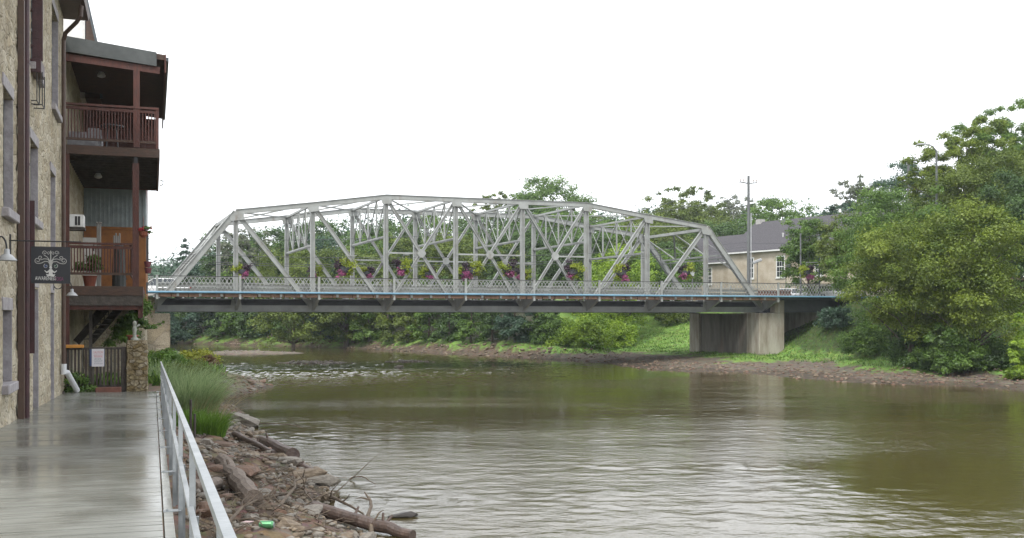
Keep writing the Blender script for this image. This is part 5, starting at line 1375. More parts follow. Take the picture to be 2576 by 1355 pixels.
# ------------------------------------------------------------------ poles, street lamps, signs and wires
POLE = M('grey_pole', (.16, .17, .17), (.10, .105, .105), scale=3, rough=.85, stretch=(3, 3, .4)); GREEN = M('lamp_green', (.012, .03, .024), rough=.4)
def upole(px, ytop, Yd, r, label, arms=True, zb=5.2):
    top = P(px, ytop, Yd); b0 = V((top.x, Yd, zb)); o = thing('utility_pole', b0, label, 'utility pole', 'utility poles')
    mb = MB(); mb.tube([b0, top], [r, r * .72], 10); mb.build('pole', POLE, o)
    if arms:
        u = UB; mb = MB(); z = top.z - .75
        for q in (-1, 1): mb.bar(V((top.x, Yd, z)), V((top.x, Yd, z)) + u * q * .95 + V((0, 0, .12)), .1, .1)
        mb.build('crossarm', POLE, o)
        for q in (-.9, -.55, .55, .9):
            c_ = V((top.x, Yd, z + .12)) + u * q; mb = MB(); mb.lathe(c_, [(.03, 0), (.03, .12), (.07, .14), (.07, .22), (.04, .3)], 8); mb.build('insulator', M('porcelain', (.35, .3, .28), rough=.3), o)
        mb = MB(); mb.tube([V((top.x + .22, Yd - .1, top.z - 3.6)), V((top.x + .22, Yd - .1, zb + .5))], .05, 6); mb.build('conduit', M('conduit', (.45, .46, .47), rough=.5), o)
    return o
upole(1883, 443, 100, .17, 'tall grey utility pole with insulators standing in front of the brick house')
upole(2285, 395, 92, .15, 'distant utility pole with its top above the trees left of the big right tree', arms=False)
def street_lamp():
    c_ = P(2061, 607, 93.5); b0 = V((c_.x, c_.y, 5.3)); o = thing('street_lamp', b0, 'dark green street lamp with a white lantern beside the street tree', 'street lamp')
    mb = MB(); mb.lathe(b0, [(.2, 0), (.2, .5), (.1, .7), (.07, 1.2), (.06, c_.z - 5.3 - .5), (.14, c_.z - 5.3 - .45), (.1, c_.z - 5.3 - .35)], 12); mb.bar(V((b0.x, b0.y, 8.6)), V((b0.x - 1.2, b0.y, 8.6)), .05, .05); mb.build('pole', GREEN, o)
    mb = MB(); mb.lathe(V((c_.x, c_.y, c_.z - .35)), [(.16, 0), (.22, .48)], 8); mb.build('lantern', M('lantern_glass', (.62, .62, .58), rough=.3), o)
    mb = MB(); mb.lathe(V((c_.x, c_.y, c_.z + .131)), [(.27, 0), (.2, .18), (.04, .3), (.02, .4)], 8); mb.build('cap', GREEN, o)
    basket(2028, 685, 0, 36, -1, 'flower basket hanging from the green street lamp on the right', seed=40, Yfix=93.5, brkt=2058)
street_lamp()
c_ = P(1742, 688, 104); b0 = V((c_.x, c_.y, 5.2)); o = thing('street_lamp', b0, 'small pale lantern showing above the bridge railing in the last truss panel', 'street lamp')
mb = MB(); mb.tube([b0, V((c_.x, c_.y, c_.z - .3))], .06, 8); mb.build('pole', POLE, o)
c2 = P(1706, 720, 104); 
mb = MB(); mb.lathe(V((c_.x, c_.y, c_.z - .3)), [(.14, 0), (.22, .35), (.25, .4), (.08, .6)], 8); mb.build('lantern', LAMPW, o)
o.location.x += 0
c_ = P(1905, 660, 103); b0 = V((c_.x, c_.y, 5.2)); o = thing('floodlight', b0, 'grey floodlight on a thin pole right of the tall utility pole', 'floodlight')
mb = MB(); mb.tube([b0, c_], .04, 6); mb.build('pole', POLE, o)
mb = MB(); mb.bar(c_ + V((-.45, 0, -.1)), c_ + V((.4, -.15, .25)), .35, .3); mb.build('lamp_head', GALVSHADE, o, bevel=.06)
c_ = P(1977, 662, 100); b0 = V((c_.x, c_.y, 5.2)); o = thing('street_sign', b0, 'grey backed street sign on a thin post right of the sash window', 'sign')
mb = MB(); mb.tube([b0, c_], .035, 6); mb.build('post', POLE, o)
mb = MB(); mb.box(c_.x + .05, c_.x + .5, c_.y - .02, c_.y + .02, c_.z - 1.3, c_.z - .05); mb.build('plate', M('sign_back', (.3, .31, .33), rough=.5), o)
c_ = P(2014, 588, 95); b0 = V((c_.x, c_.y, 5.2)); o = thing('metal_post', b0, 'slim grey post standing in front of the small street tree', 'post')
mb = MB(); mb.tube([b0, c_], [.1, .07], 8); mb.build('shaft', POLE, o)
c_ = P(2002, 709, 99); b0 = V((c_.x, c_.y, 5.2)); o = thing('traffic_sign', b0, 'pale octagonal traffic sign seen just above the bridge railing', 'sign')
mb = MB(); mb.tube([b0, c_], .035, 6); mb.build('post', POLE, o)
mb = MB(); mb.prism([c_ + V((.38 * math.cos(a), -.05, .38 * math.sin(a))) for a in np.linspace(.39, 6.67, 9)[:-1]], V((0, .02, 0))); mb.build('plate', M('sign_pale', (.6, .6, .6), rough=.5), o)
c_ = P(2356, 372, 80); b0 = V((c_.x, c_.y, 4.5)); o = thing('street_light', b0, 'cobra head street light rising out of the big right tree', 'street light')
mb = MB(); mb.tube([b0, c_ + V((0, 0, -.3)), c_ + V((-.3, 0, .1)), c_ + V((-.9, 0, .28))], [.12, .08, .05, .04], 8); mb.build('pole', POLE, o)
mb = MB(); mb.bar(c_ + V((-.85, 0, .28)), c_ + V((-1.5, 0, .24)), .22, .12); mb.build('lamp_head', GALVSHADE, o, bevel=.03)
WIRE = M('wire', (.10, .10, .11), rough=.6)
def wire(a, b_, sag, label, r=.018):
    pts = [V(a).lerp(V(b_), k / 24) - V((0, 0, sag * 4 * (k / 24) * (1 - k / 24))) for k in range(25)]
    mb = MB(); mb.tube(pts, r, 4); tag(mb.build('utility_wire', WIRE, None, origin=pts[0]), label, 'wire', 'overhead wires along the road')
wire(P(1866, 458, 100), P(1120, 640, 160), .6, 'overhead wire slanting down to the left from the top of the tall utility pole', .03)
wire(P(1886, 492, 100), P(300, 598, 74), 1.6, 'uppermost of the long wires running behind the bridge from the left building')
wire(P(1880, 610, 100), P(300, 634, 74), .9, 'second wire running behind the bridge below the uppermost long one')
wire(P(1880, 622, 100), P(300, 651, 74), 1.0, 'upper of the two close wires crossing low behind the bridge')
wire(P(1880, 628, 100), P(300, 656, 74), 1.0, 'lower of the two close wires crossing low behind the bridge')
wire(P(1886, 500, 100), P(2700, 420, 88), .8, 'overhead wire running right from the tall utility pole over the roof')
wire(P(1886, 612, 100), P(2700, 540, 88), .8, 'wire crossing in front of the grey shingle roof to the right')

# ------------------------------------------------------------------ trees
def tree(px, ytop, Yd, wpx, kind, tone, label, zb=None, base=.0, leafk=1.0, dens=1.0, group=None, cat='tree', seed=0, name='tree', trunk=True):
    x = (px - 1288) / F * Yd
    gz = ground_z(x, Yd) if zb is None else zb
    h = zat(ytop, Yd) - gz; w_ = wpx / F * Yd
    rng = np.random.default_rng(seed)
    root = thing(name, (x, Yd, gz), label, cat, group)
    C, Rr = tree_clumps(rng, kind, w_, h, h * base)
    px_area = wpx * .4 * (h * (1 - base) / Yd * F * .4)
    leaf = max(.08, 1.08 / (F * .4) * Yd) * leafk
    n = int(min(60000, max(600, px_area * 3.2 * dens * (1.1 if kind != 'airy' else .85))))
    v, f, ti = clump_leaves(rng, C, Rr, n, leaf, up=.55)
    org = np.array((x, Yd, gz)); npmesh('crown', v + org, f, LEAF[tone], root, origin=tuple(org), tint=ti)
    if trunk and kind != 'bush':
        mb = trunk_mesh(random.Random(seed), h, w_, max(.12, h * .018), h * base, C, 5 if kind == 'airy' else 7)
        mb.v = [p + V((x, Yd, gz)) for p in mb.v]; mb.build('trunk', BARK, root)
    return root
T = [  # far bank skyline behind the bridge, left to right
 (392, 690, 150, 120, 'bush', 'blue', 'low hazy tree right of the balcony at the far left end of the bridge'),
 (465, 600, 172, 80, 'conifer', 'blue', 'lone spiky pine standing against the sky left of the bridge truss'),
 (540, 640, 160, 130, 'round', 'blue', 'blue green tree behind the left end posts of the bridge'),
 (612, 572, 150, 120, 'airy', 'pale', 'sparse thin tree showing sky behind the first near upright'),
 (690, 578, 158, 130, 'round', 'dark', 'dark green tree between the first and second near uprights'),
 (738, 625, 128, 150, 'round', 'olive', 'olive tree in front of the dark trees behind the second near upright'),
 (815, 556, 160, 120, 'round', 'dark', 'dark round topped tree right of the second near upright'),
 (872, 622, 132, 150, 'round', 'olive', 'olive green tree behind the third panel of the bridge'),
 (935, 560, 158, 130, 'round', 'mid', 'mid green tree left of the tallest left near upright'),
 (1010, 548, 150, 140, 'round', 'dark', 'dark tree seen through the left crossed panel of the bridge'),
 (1075, 540, 158, 130, 'round', 'mid', 'green tree top just below the top chord left of the middle upright'),
 (1130, 580, 130, 140, 'round', 'olive', 'yellowish olive tree behind the middle near upright'),
 (1195, 545, 150, 150, 'round', 'dark', 'dark tree behind the middle crossed panel of the bridge'),
 (1248, 484, 172, 95, 'airy', 'olive', 'thin browning treetop above the top chord left of the tall round tree'),
 (1370, 440, 172, 165, 'round', 'mid', 'tall round topped tree rising above the middle of the bridge'),
 (1320, 560, 140, 170, 'round', 'dark', 'dark tree low behind the fifth near upright'),
 (1440, 575, 128, 170, 'round', 'dark', 'dark tree behind the sixth near upright'),
 (1390, 520, 160, 160, 'round', 'mid', 'broad green tree under the tall round topped tree'),
 (1520, 545, 150, 140, 'round', 'mid', 'green tree behind the sixth panel of the bridge'),
 (1552, 622, 112, 150, 'round', 'lime', 'bright lime green tree behind the right part of the bridge'),
 (1470, 520, 175, 90, 'airy', 'olive', 'sparse treetop just right of the tall round topped tree'),
 (1612, 538, 145, 130, 'round', 'gold', 'yellowing tree behind the seventh near upright'),
 (1672, 560, 135, 130, 'round', 'olive', 'olive tree below the sloping right end of the top chord'),
 (1722, 474, 165, 165, 'airy', 'olive', 'tall airy olive tree above the right end of the bridge'),
 (1690, 500, 160, 130, 'round', 'olive', 'dense olive crown inside the tall airy tree right of the bridge top'),
 (1790, 510, 160, 120, 'round', 'olive', 'olive tree left of the tall utility pole'),
 (1842, 498, 205, 130, 'airy', 'pale', 'pale thin distant tree just left of the tall utility pole'),
 (1822, 556, 150, 150, 'round', 'dark', 'dark tree behind the lower wing roof of the brick house'),
 (1660, 640, 118, 120, 'round', 'mid', 'green tree left of the brick house wing'),
 (1700, 625, 122, 110, 'round', 'mid', 'green tree partly covering the left end of the brick house'),
 (1925, 505, 170, 90, 'airy', 'mid', 'small airy tree just right of the tall utility pole'),
 (1972, 496, 150, 150, 'round', 'mid', 'broad green tree rising behind the brick house roof'),
 (2158, 448, 160, 110, 'airy', 'pale', 'pale grey thin tree above the right end of the shingle roof'),
 (2115, 500, 150, 110, 'airy', 'blue', 'thin blue green tree over the right end of the house ridge'),
 (2288, 408, 135, 150, 'round', 'blue', 'hazy blue green tree behind the distant utility pole'),
 (2128, 540, 90, 110, 'round', 'olive', 'olive tree hiding the right end of the brick house'),
 (2035, 552, 97, 95, 'round', 'mid', 'small street tree in front of the brick house beside the green street lamp'),
]
for k, (px, yt, Yd, wp, kd, tn, lab) in enumerate(T):
    zb = 5.3 if px > 1630 and Yd < 125 else None
    tree(px, yt, Yd, wp * 1.38, kd, tn, lab, zb=zb, base=.08 if kd == 'round' else .3 if kd == 'airy' else 0, dens=1.3 if lab.startswith(('small street', 'tall round')) else 1.05, seed=100 + k)
# dense bank of narrow trees under the bridge, on the far shore
row = [(425, 158, 700, 'blue'), (468, 156, 690, 'dark'), (512, 153, 705, 'blue'), (556, 150, 690, 'dark'), (600, 148, 700, 'mid'), (642, 146, 688, 'dark'), (684, 143.5, 700, 'blue'),
       (724, 141.5, 690, 'dark'), (764, 139, 700, 'dark'), (806, 137, 690, 'blue'), (846, 135, 700, 'mid'), (886, 133, 690, 'dark'), (928, 130, 700, 'mid'), (975, 126, 690, 'olive'), (1025, 122.5, 690, 'olive'),
       (1078, 119, 700, 'mid'), (1130, 115, 690, 'dark'), (1184, 111, 700, 'mid'), (1238, 108, 690, 'dark'), (1295, 105, 700, 'blue'), (1350, 104, 695, 'dark')]
wh_ = ['left of the bridge middle', 'below the bridge girder']
ORD = ['first', 'second', 'third', 'fourth', 'fifth', 'sixth', 'seventh', 'eighth', 'ninth', 'tenth', 'eleventh', 'twelfth', 'thirteenth', 'fourteenth', 'fifteenth', 'sixteenth', 'seventeenth', 'eighteenth', 'nineteenth', 'twentieth', 'twenty first']
for k, (px, Yd, yt, tn) in enumerate(row):
    tree(px, yt + R.uniform(-8, 8), Yd + .3, 92 + R.uniform(-8, 18), 'column', tn, '%s from the left of the leafy trees lining the far shore under the bridge' % ORD[k], group='trees lining the far shore', seed=200 + k, dens=1.2)
    if k % 2 == 0: tree(px + 22, 700, Yd + 9, 90, 'column', 'dark', 'dark tree in the second row behind the %s shore tree from the left' % ORD[k], group='second row of far shore trees', seed=260 + k)
tree(1472, 742, 102, 185, 'bush', 'lime', 'bright yellow green bush leaning over the shore under the right half of the bridge', name='bush', cat='bush', seed=301, dens=1.2)
tree(1560, 782, 108, 110, 'bush', 'lime', 'yellow green bush left of the grass slope under the bridge', name='bush', cat='bush', seed=302)
tree(1385, 770, 103, 110, 'bush', 'mid', 'mid green bush left of the bright shore bush under the bridge', name='bush', cat='bush', seed=303)
tree(1700, 772, 118, 120, 'bush', 'olive', 'olive bush at the top of the grass slope behind the pier', name='bush', cat='bush', seed=304)
# middle row that closes the wood behind the bridge
for k, px in enumerate(range(560, 1700, 62)):
    Yd = 152 - (px - 560) / 1140 * 26; yt = 596 + 24 * math.sin(px * .031) - max(0, px - 1300) * .03
    tree(px, yt, Yd, 125, 'round', ('dark', 'mid', 'olive', 'dark', 'blue' if px < 900 else 'mid')[k % 5], '%s tree from the left in the wood closing the view behind the bridge' % ORD[k], base=.02, group='wood behind the bridge', seed=400 + k, dens=.8, trunk=False)
def far_wood():
    g = np.random.default_rng(9); C = []; Rr = []
    for px in range(380, 2500, 16):
        for j in range(7):
            Yd = 205 + g.uniform(-12, 25); x = (px + g.uniform(-10, 10) - 1288) / F * Yd; top = np.interp(px, [380, 560, 900, 1300, 1700, 2100, 2500], [676, 606, 560, 545, 540, 548, 505]) + g.uniform(-8, 14)
            zt_ = zat(top, Yd); z0 = ground_z(x, Yd); C.append([x, Yd, z0 + (zt_ - z0) * g.uniform(.1, 1)]); Rr.append(g.uniform(1.8, 3.4))
    v, f, ti = clump_leaves(g, C, Rr, 34000, .36)
    return tag(npmesh('far_wood', v, f, LEAF['blue'], None, origin=(0, 205, 8), tint=ti), 'hazy wood on the hill far behind the bridge', 'wood', None, 'stuff')
far_wood()
# big trees on the right bank
RT = [(2290, 560, 68, 320, 'round', 'gold', 'broad yellow olive tree at the right end of the bridge', 0.2, 31),
      (2250, 462, 78, 290, 'round', 'mid', 'green tree just right of the brick house hiding its roof end', 0.05, 32),
      (2445, 500, 65, 330, 'round', 'gold', 'large yellowish green tree overhanging the right shore', 0.05, 33),
      (2430, 300, 84, 300, 'airy', 'gold', 'tall open topped tree showing sky at the upper right', .3, 34),
      (2540, 262, 90, 300, 'airy', 'mid', 'tallest thin topped tree at the right edge', .3, 35),
      (2490, 380, 80, 300, 'round', 'olive', 'full olive green tree under the open topped tree at the right', .1, 36),
      (2600, 430, 72, 260, 'round', 'dark', 'green tree cut off by the right edge', .15, 37),
      (2350, 455, 84, 220, 'round', 'olive', 'olive crown behind the broad yellow olive tree', .1, 38)]
for px, yt, Yd, wp, kd, tn, lab, bs, sd_ in RT: tree(px, yt, Yd, wp, kd, tn, lab, base=bs, seed=sd_, dens=1.25 if kd == 'round' else 2.0)
for k, (px, yt, Yd, wp, tn, lab) in enumerate([
    (2105, 748, 85, 110, 'blue', 'blue green sumac bush in front of the right approach span'),
    (2190, 790, 77, 150, 'mid', 'mid green bush on the right shore left of the dark hollow'),
    (2320, 790, 68.5, 190, 'dark', 'dark green bush on the right shore under the broad tree'),
    (2400, 780, 64, 150, 'mid', 'upright green bush near the water on the right shore'),
    (2510, 825, 65, 170, 'dark', 'low dark bush on the right shore near the photo edge'),
    (2570, 745, 60, 80, 'lime', 'light green bush at the right photo edge below the board fence'),
    (2330, 845, 67, 110, 'mid', 'low green bush at the waterside gravel on the right shore'),
    (2350, 858, 66, 120, 'dark', 'lowest dark bush at the edge of the right shore gravel'),
    (2465, 862, 64.5, 110, 'mid', 'small green bush above the rocky right shore'),
    (2545, 690, 90, 60, 'flower_gold', 'golden yellow bush on top of the board fence')]):
    tree(px, yt, Yd, wp, 'bush', tn, lab, name='bush', cat='bush', seed=330 + k, zb=6.6 if 'golden' in lab else None, dens=1.1)
# plants beside the boardwalk
tree(478, 872, 61, 150, 'bush', 'flower_gold', 'yellow flowering bush on the left bank beyond the guard rail', name='bush', cat='bush', seed=350, dens=1.3)
tree(515, 885, 60, 70, 'bush', 'rust', 'rust brown seeding bush at the water side of the yellow bush', name='bush', cat='bush', seed=351)
tree(400, 868, 64, 90, 'bush', 'olive', 'olive bush below the left bridge abutment', name='bush', cat='bush', seed=352)
tree(455, 890, 53, 160, 'bush', 'olive', 'greenish bush in front of the yellow flowering bush', name='bush', cat='bush', seed=354)
tree(418, 868, 58, 110, 'bush', 'lush', 'bright green bush just behind the far end of the guard rail', name='bush', cat='bush', seed=353)
def grass_clump(cx, cy, spread, n, L, label, mat, seed, name='ornamental_grass', wid=.012, wind=.35):
    g = np.random.default_rng(seed); gz = ground_z(cx, cy)
    root = thing(name, (cx, cy, gz), label, 'grass')
    ns = 5; vs_ = []; fs_ = []; ti = []
    for k in range(n):
        a = g.uniform(0, 6.28); q = math.sqrt(g.uniform(0, 1)) * spread; b0 = np.array([cx + q * math.cos(a), cy + q * math.sin(a), 0]); b0[2] = gz - .05
        dirn = np.array([math.cos(a) * q / spread * .5 + wind + g.normal() * .25, math.sin(a) * q / spread * .5 + g.normal() * .3, 0]); l_ = L * g.uniform(.6, 1.1)
        side = np.array([-dirn[1], dirn[0], 0]); side /= np.linalg.norm(side) + 1e-6; th_ = g.uniform(0, 3.14); side = side * math.cos(th_) + np.array([1, 0, 0]) * math.sin(th_)
        o = len(vs_); bend = g.uniform(.5, 1.3)
        for j in range(ns):
            u = j / (ns - 1); p = b0 + np.array([0, 0, l_ * (u - .34 * bend * u ** 2.5)]) + dirn * l_ * .8 * bend * u ** 2
            w2 = wid * (1 - .85 * u) * g.uniform(.8, 1.2)
            vs_.append(p - side * w2); vs_.append(p + side * w2)
        for j in range(ns - 1): fs_.append((o + 2 * j, o + 2 * j + 1, o + 2 * j + 3, o + 2 * j + 2)); ti.append(min(1, .2 + g.uniform(0, .6) + .2 * j / ns))
    npmesh('blades', vs_, fs_, mat, root, origin=(cx, cy, gz), tint=ti)
    return root
c_ = P(492, 1080, 33.5); grass_clump(c_.x - .2, 34.2, .6, 1150, 2.2, 'large clump of tall arching ornamental grass beside the guard rail', LEAF['grass'], 61)
c_ = P(455, 1080, 38.0); grass_clump(c_.x - .2, 38.5, .8, 1000, 2.2, 'second clump of tall grass further back behind the guard rail', LEAF['grass'], 62)
c_ = P(385, 960, 39.0); grass_clump(c_.x, 39.2, .6, 500, 2.0, 'grass clump between the rubble pillar and the guard rail end', LEAF['grass'], 65, wind=.1)
STRAW = leaf_mat('leaf_straw', (.22, .19, .09), (.42, .36, .2))
c_ = P(505, 1080, 33.5); grass_clump(c_.x, 33.9, .8, 160, 1.7, 'dry straw coloured stalks drooping from the tall grass towards the river', STRAW, 66, wid=.009, wind=.75)
tree(515, 985, 36.5, 70, 'bush', 'mid', 'leafy green weed bush on the river side of the tall grass', name='bush', cat='bush', seed=356, dens=1.2, leafk=.8)
tree(470, 930, 41, 95, 'bush', 'lush', 'fresh green leafy bush behind the tall grass', name='bush', cat='bush', seed=357, dens=1.2, leafk=.8)
c_ = P(502, 1095, 29.3); grass_clump(c_.x, 29.6, .62, 1100, 1.0, 'low bright lime green grass patch at the foot of the tall grass', LEAF['lush'], 63, wid=.016, wind=.05)
c_ = P(458, 1100, 29.8); grass_clump(c_.x, 30.2, .5, 600, .9, 'small bright green grass patch right behind the guard rail posts', LEAF['lush'], 64, wid=.016, wind=.05)
for k, (px, y0, y1) in enumerate(((480, 1100, 1006), (490, 1112, 1042))):
    b0 = P(px, y0, 28.0); b0.z = ground_z(b0.x, 28.0) - .1; tp = P(px, y1, 28.0); mb = MB(); mb.tube([b0, tp], .035, 7)
    tag(mb.build('wooden_stake', DARKWOOD, None, origin=b0), ('taller' if k == 0 else 'shorter') + ' of two dark stakes in front of the tall grass clump', 'stake', 'stakes by the tall grass')
# loose grass on the slopes
def scatter_grass(n, region, L, mat, seed, name='grass'):
    g = np.random.default_rng(seed); pts = []
    xs = g.uniform(region[0], region[1], n * 4); ys = g.uniform(region[2], region[3], n * 4)
    z, dl, dr, riv, left = terrain(xs, ys); ok = region[4](xs, ys, z, dl, dr, riv, left); xs, ys, z = xs[ok][:n], ys[ok][:n], z[ok][:n]
    m_ = len(xs); a = g.uniform(0, 6.28, m_); s_ = np.stack([np.cos(a), np.sin(a), np.zeros(m_)], 1) * (L * .16)
    b0 = np.stack([xs, ys, z - .03], 1); top = b0 + np.stack([g.normal(size=m_) * L * .35, g.normal(size=m_) * L * .35, L * g.uniform(.5, 1.1, m_)], 1)
    v = np.empty((m_, 4, 3)); v[:, 0] = b0 - s_; v[:, 1] = b0 + s_; v[:, 2] = top + s_ * .3; v[:, 3] = top - s_ * .3
    return tag(npmesh(name, v.reshape(-1, 3), np.arange(4 * m_).reshape(m_, 4), mat, None, origin=(xs.mean(), ys.mean(), z.mean()), tint=g.uniform(0, 1, m_)), None, None, None, 'stuff')
tag(scatter_grass(20000, (4, 32, 60, 118, lambda x, y, z, dl, dr, riv, lf: (~lf) & (z > .55) & (z < 5.3)), .2, LEAF['lush'], 71), 'green grass covering the slopes of the right bank', 'grass')
tag(scatter_grass(5000, (-22, -7, 36, 70, lambda x, y, z, dl, dr, riv, lf: lf & (z > .75)), .45, LEAF['mid'], 72), 'rough grass on the left bank below the bushes', 'grass')

# ------------------------------------------------------------------ rocks, rubble and driftwood
ROCKM = [M('rock_tan', (.23, .18, .125), (.12, .09, .062), scale=4, rough=.75, bump=.5, bscale=9), M('rock_grey', (.25, .225, .19), (.14, .125, .105), scale=4, rough=.75, bump=.5, bscale=9), M('rock_rust', (.19, .115, .08), (.10, .065, .045), scale=4, rough=.75, bump=.5, bscale=9)]
def rock_mesh(seed, name='rock', subdiv=2, flat=.6):
    g = random.Random(seed); bm = bmesh.new(); bmesh.ops.create_icosphere(bm, subdivisions=subdiv, radius=1)
    pl = [(V((g.gauss(0, 1), g.gauss(0, 1), g.gauss(0, 1))).normalized(), g.uniform(.45, .8)) for _ in range(9)]
    for v in bm.verts:
        d = v.co.normalized(); r = 1.0
        for n_, h_ in pl:
            q = d.dot(n_)
            if q > .05: r = min(r, h_ / q)
        v.co = d * (r + .08 * mnoise.noise(d * 2.5 + V((seed, 0, 0)))); v.co.z *= flat
    me = bpy.data.meshes.new(name); bm.to_mesh(me); bm.free(); me.materials.append(ROCKM[seed % 3]); return me
RM = [rock_mesh(k, flat=.45 + .07 * (k % 5)) for k in range(12)]
def put_rock(x, y, sx, sy, sz, me, label, group=None, rot=None, dz=0, name='rock'):
    o = bpy.data.objects.new(name, me); COL.objects.link(o)
    o.location = (x, y, ground_z(x, y) + sz * .25 + dz); o.scale = (sx, sy, sz); o.rotation_euler = (R.uniform(-.25, .25), R.uniform(-.25, .25), R.uniform(0, 6.28)) if rot is None else rot
    return tag(o, label, 'rock', group)
def on_ground(px, py, lo=8, hi=80):
    best = None
    for Yd in np.arange(lo, hi, .15):
        x = (px - 1288) / F * Yd; z = zat(py, Yd)
        if z <= max(ground_z(x, Yd), 0.0): return x, Yd
    return (px - 1288) / F * hi, hi
SPEC = [(610, 1068, .95, .6, .55, 'rounded brown boulder at the water edge below the tall grass'), (655, 1088, .45, .3, .3, 'brown boulder at the water end of the rounded brown boulder'),
        (545, 1122, 1.0, .35, .16, 'long flat pale slab lying beside the bright grass patch'), (800, 1218, .55, .3, .26, 'brown wedge shaped boulder at the tip of the rubble point'), (768, 1200, .6, .35, .25, 'reddish flat rock behind the wedge shaped boulder'),
        (620, 1200, .42, .34, .25, 'rounded tan rock to the right of the long pale log'), (520, 1235, .3, .24, .24, 'pale tan rock beside the short log stub by the rail'), (635, 1150, .3, .25, .2, 'grey tilted rock above the long pale log')]
for k, (px, py, sx, sy, sz, lab) in enumerate(SPEC):
    x, y = on_ground(px, py); put_rock(x, y, sx, sy, sz, RM[(k * 5 + 1) % 12], lab, rot=(.1, .1, -.5 + .2 * k), name='boulder' if 'boulder' in lab else 'rock')
x, y = on_ground(1012, 1302); o = put_rock(x, y, .33, .17, .14, RM[4], 'lone dark rock standing in the water near the bottom of the photo', rot=(0, 0, .1)); o.location.z = .03; o.data = o.data.copy(); o.data.materials.clear(); o.data.materials.append(M('dark_wet_rock', (.05, .042, .036), (.028, .024, .021), scale=6, rough=.45, bump=.4))
x, y = on_ground(1006, 912); o = put_rock(x, y, .5, .3, .3, RM[7], 'small dark rock at the left tip of the gravel bar in mid river', rot=(0, 0, .1)); o.location.z = .12
g = random.Random(77); cnt = 0; tries = 0
while cnt < 190 and tries < 9000:
    tries += 1; y = g.uniform(15.5, 46); x = np.interp(y, LB[:12, 1], LB[:12, 0]) - g.uniform(-.15, 4.2)
    z, dl, dr, riv, lf = terrain(np.array([x]), np.array([y])); t_ = x * DT.x + y * DT.y
    if t_ < .5 or z[0] < -.05 or z[0] > 1.25: continue
    s_ = .09 + .30 * g.random() ** 2.6; put_rock(x, y, s_, s_ * g.uniform(.6, 1), s_ * g.uniform(.55, .9), RM[g.randrange(12)], 'brown rock lying among the rubble of the near left bank', 'rocks in the rubble of the near left bank'); cnt += 1
cnt = 0
while cnt < 60:
    y = g.uniform(50, 63); x = np.interp(y, LB[10:15, 1], LB[10:15, 0]) - g.uniform(-.2, 5)
    if ground_z(x, y) < 0 or ground_z(x, y) > .8: continue
    s_ = .12 + .26 * g.random() ** 2; put_rock(x, y, s_, s_ * .8, s_ * .7, RM[g.randrange(12)], 'brown rock lying on the stony spit below the bushes', 'rocks on the stony spit'); cnt += 1
def rubble(name, n, fx, smin, smax, seed, label):
    g = np.random.default_rng(seed); vs_ = []; fs_ = []; 
    base = []
    for me in RM[:6]:
        a = np.empty(len(me.vertices) * 3); me.vertices.foreach_get('co', a); base.append((a.reshape(-1, 3), np.array([p.vertices[:] for p in me.polygons])))
    xs, ys = fx(g, n * 3); z, dl, dr, riv, lf = terrain(xs, ys); t_ = xs * DT.x + ys * DT.y
    ok = (z > -.04) & (z < 1.5) & ~((t_ < .45) & (ys < 36)); xs, ys, z = xs[ok][:n], ys[ok][:n], z[ok][:n]; o = 0
    for x, y, zz in zip(xs, ys, z):
        v, f = base[g.integers(6)]; s_ = smin + (smax - smin) * g.random() ** 2.2; a = g.uniform(0, 6.28); Rm = np.array([[math.cos(a), -math.sin(a), 0], [math.sin(a), math.cos(a), 0], [0, 0, 1]])
        vs_.append((v * np.array([s_, s_ * .75, s_ * .8])) @ Rm.T + np.array([x, y, zz + s_ * .15])); fs_.append(f + o); o += len(v)
    org = (float(xs.mean()), float(ys.mean()), 0.2)
    for q in range(3):
        pass
    ob = npmesh(name, np.vstack(vs_), np.vstack(fs_), ROCKM[seed % 3], None, origin=org); return tag(ob, label, 'rubble', None, 'stuff')
def near_band(g, n): y = g.uniform(14, 46, n); return np.interp(y, LB[:12, 1], LB[:12, 0]) - g.uniform(-.3, 4.5, n), y
def right_band(g, n): u = g.integers(8, 19, n); q = g.random(n); return RB[u, 0] * (1 - q) + RB[u + 1, 0] * q + g.uniform(-1, 8, n) * .7, RB[u, 1] * (1 - q) + RB[u + 1, 1] * q + g.uniform(-1, 8, n)
def far_band(g, n): u = g.integers(4, 9, n); q = g.random(n); return RB[u, 0] * (1 - q) + RB[u + 1, 0] * q, RB[u, 1] * (1 - q) + RB[u + 1, 1] * q + g.uniform(-.5, 4.5, n)
def spit_band(g, n): y = g.uniform(47, 66, n); return np.interp(y, LB[10:15, 1], LB[10:15, 0]) - g.uniform(-.3, 5.5, n), y
def bar_band(g, n): u = g.integers(0, 3, n); b_ = np.array(BARS); return b_[u, 0] + g.normal(size=n) * b_[u, 2] * .55, b_[u, 1] + g.normal(size=n) * b_[u, 3] * .55
rubble('rubble', 2200, near_band, .03, .15, 1, 'small broken stones covering the near left bank'); rubble('rubble', 2000, near_band, .03, .13, 3, 'small tan stones covering the near left bank')
rubble('gravel', 900, right_band, .05, .2, 5, 'brown stones along the right shore'); rubble('gravel', 900, right_band, .05, .22, 3, 'gravel and stones along the right shore'); rubble('gravel', 600, far_band, .10, .35, 6, 'stones along the far shore under the bridge')
rubble('gravel', 700, spit_band, .04, .16, 8, 'gravel of the stony spit on the left bank'); rubble('gravel', 260, bar_band, .08, .2, 7, 'stones of the shallow bars in the river')
LOGM = M('driftwood', (.22, .175, .14), (.115, .09, .072), scale=5, rough=.8, bump=.6, bscale=12, detail=8, stretch=(2, 2, 2)); LOGD = M('wet_log', (.115, .078, .062), (.06, .042, .035), scale=5, rough=.55, bump=.6, bscale=12)
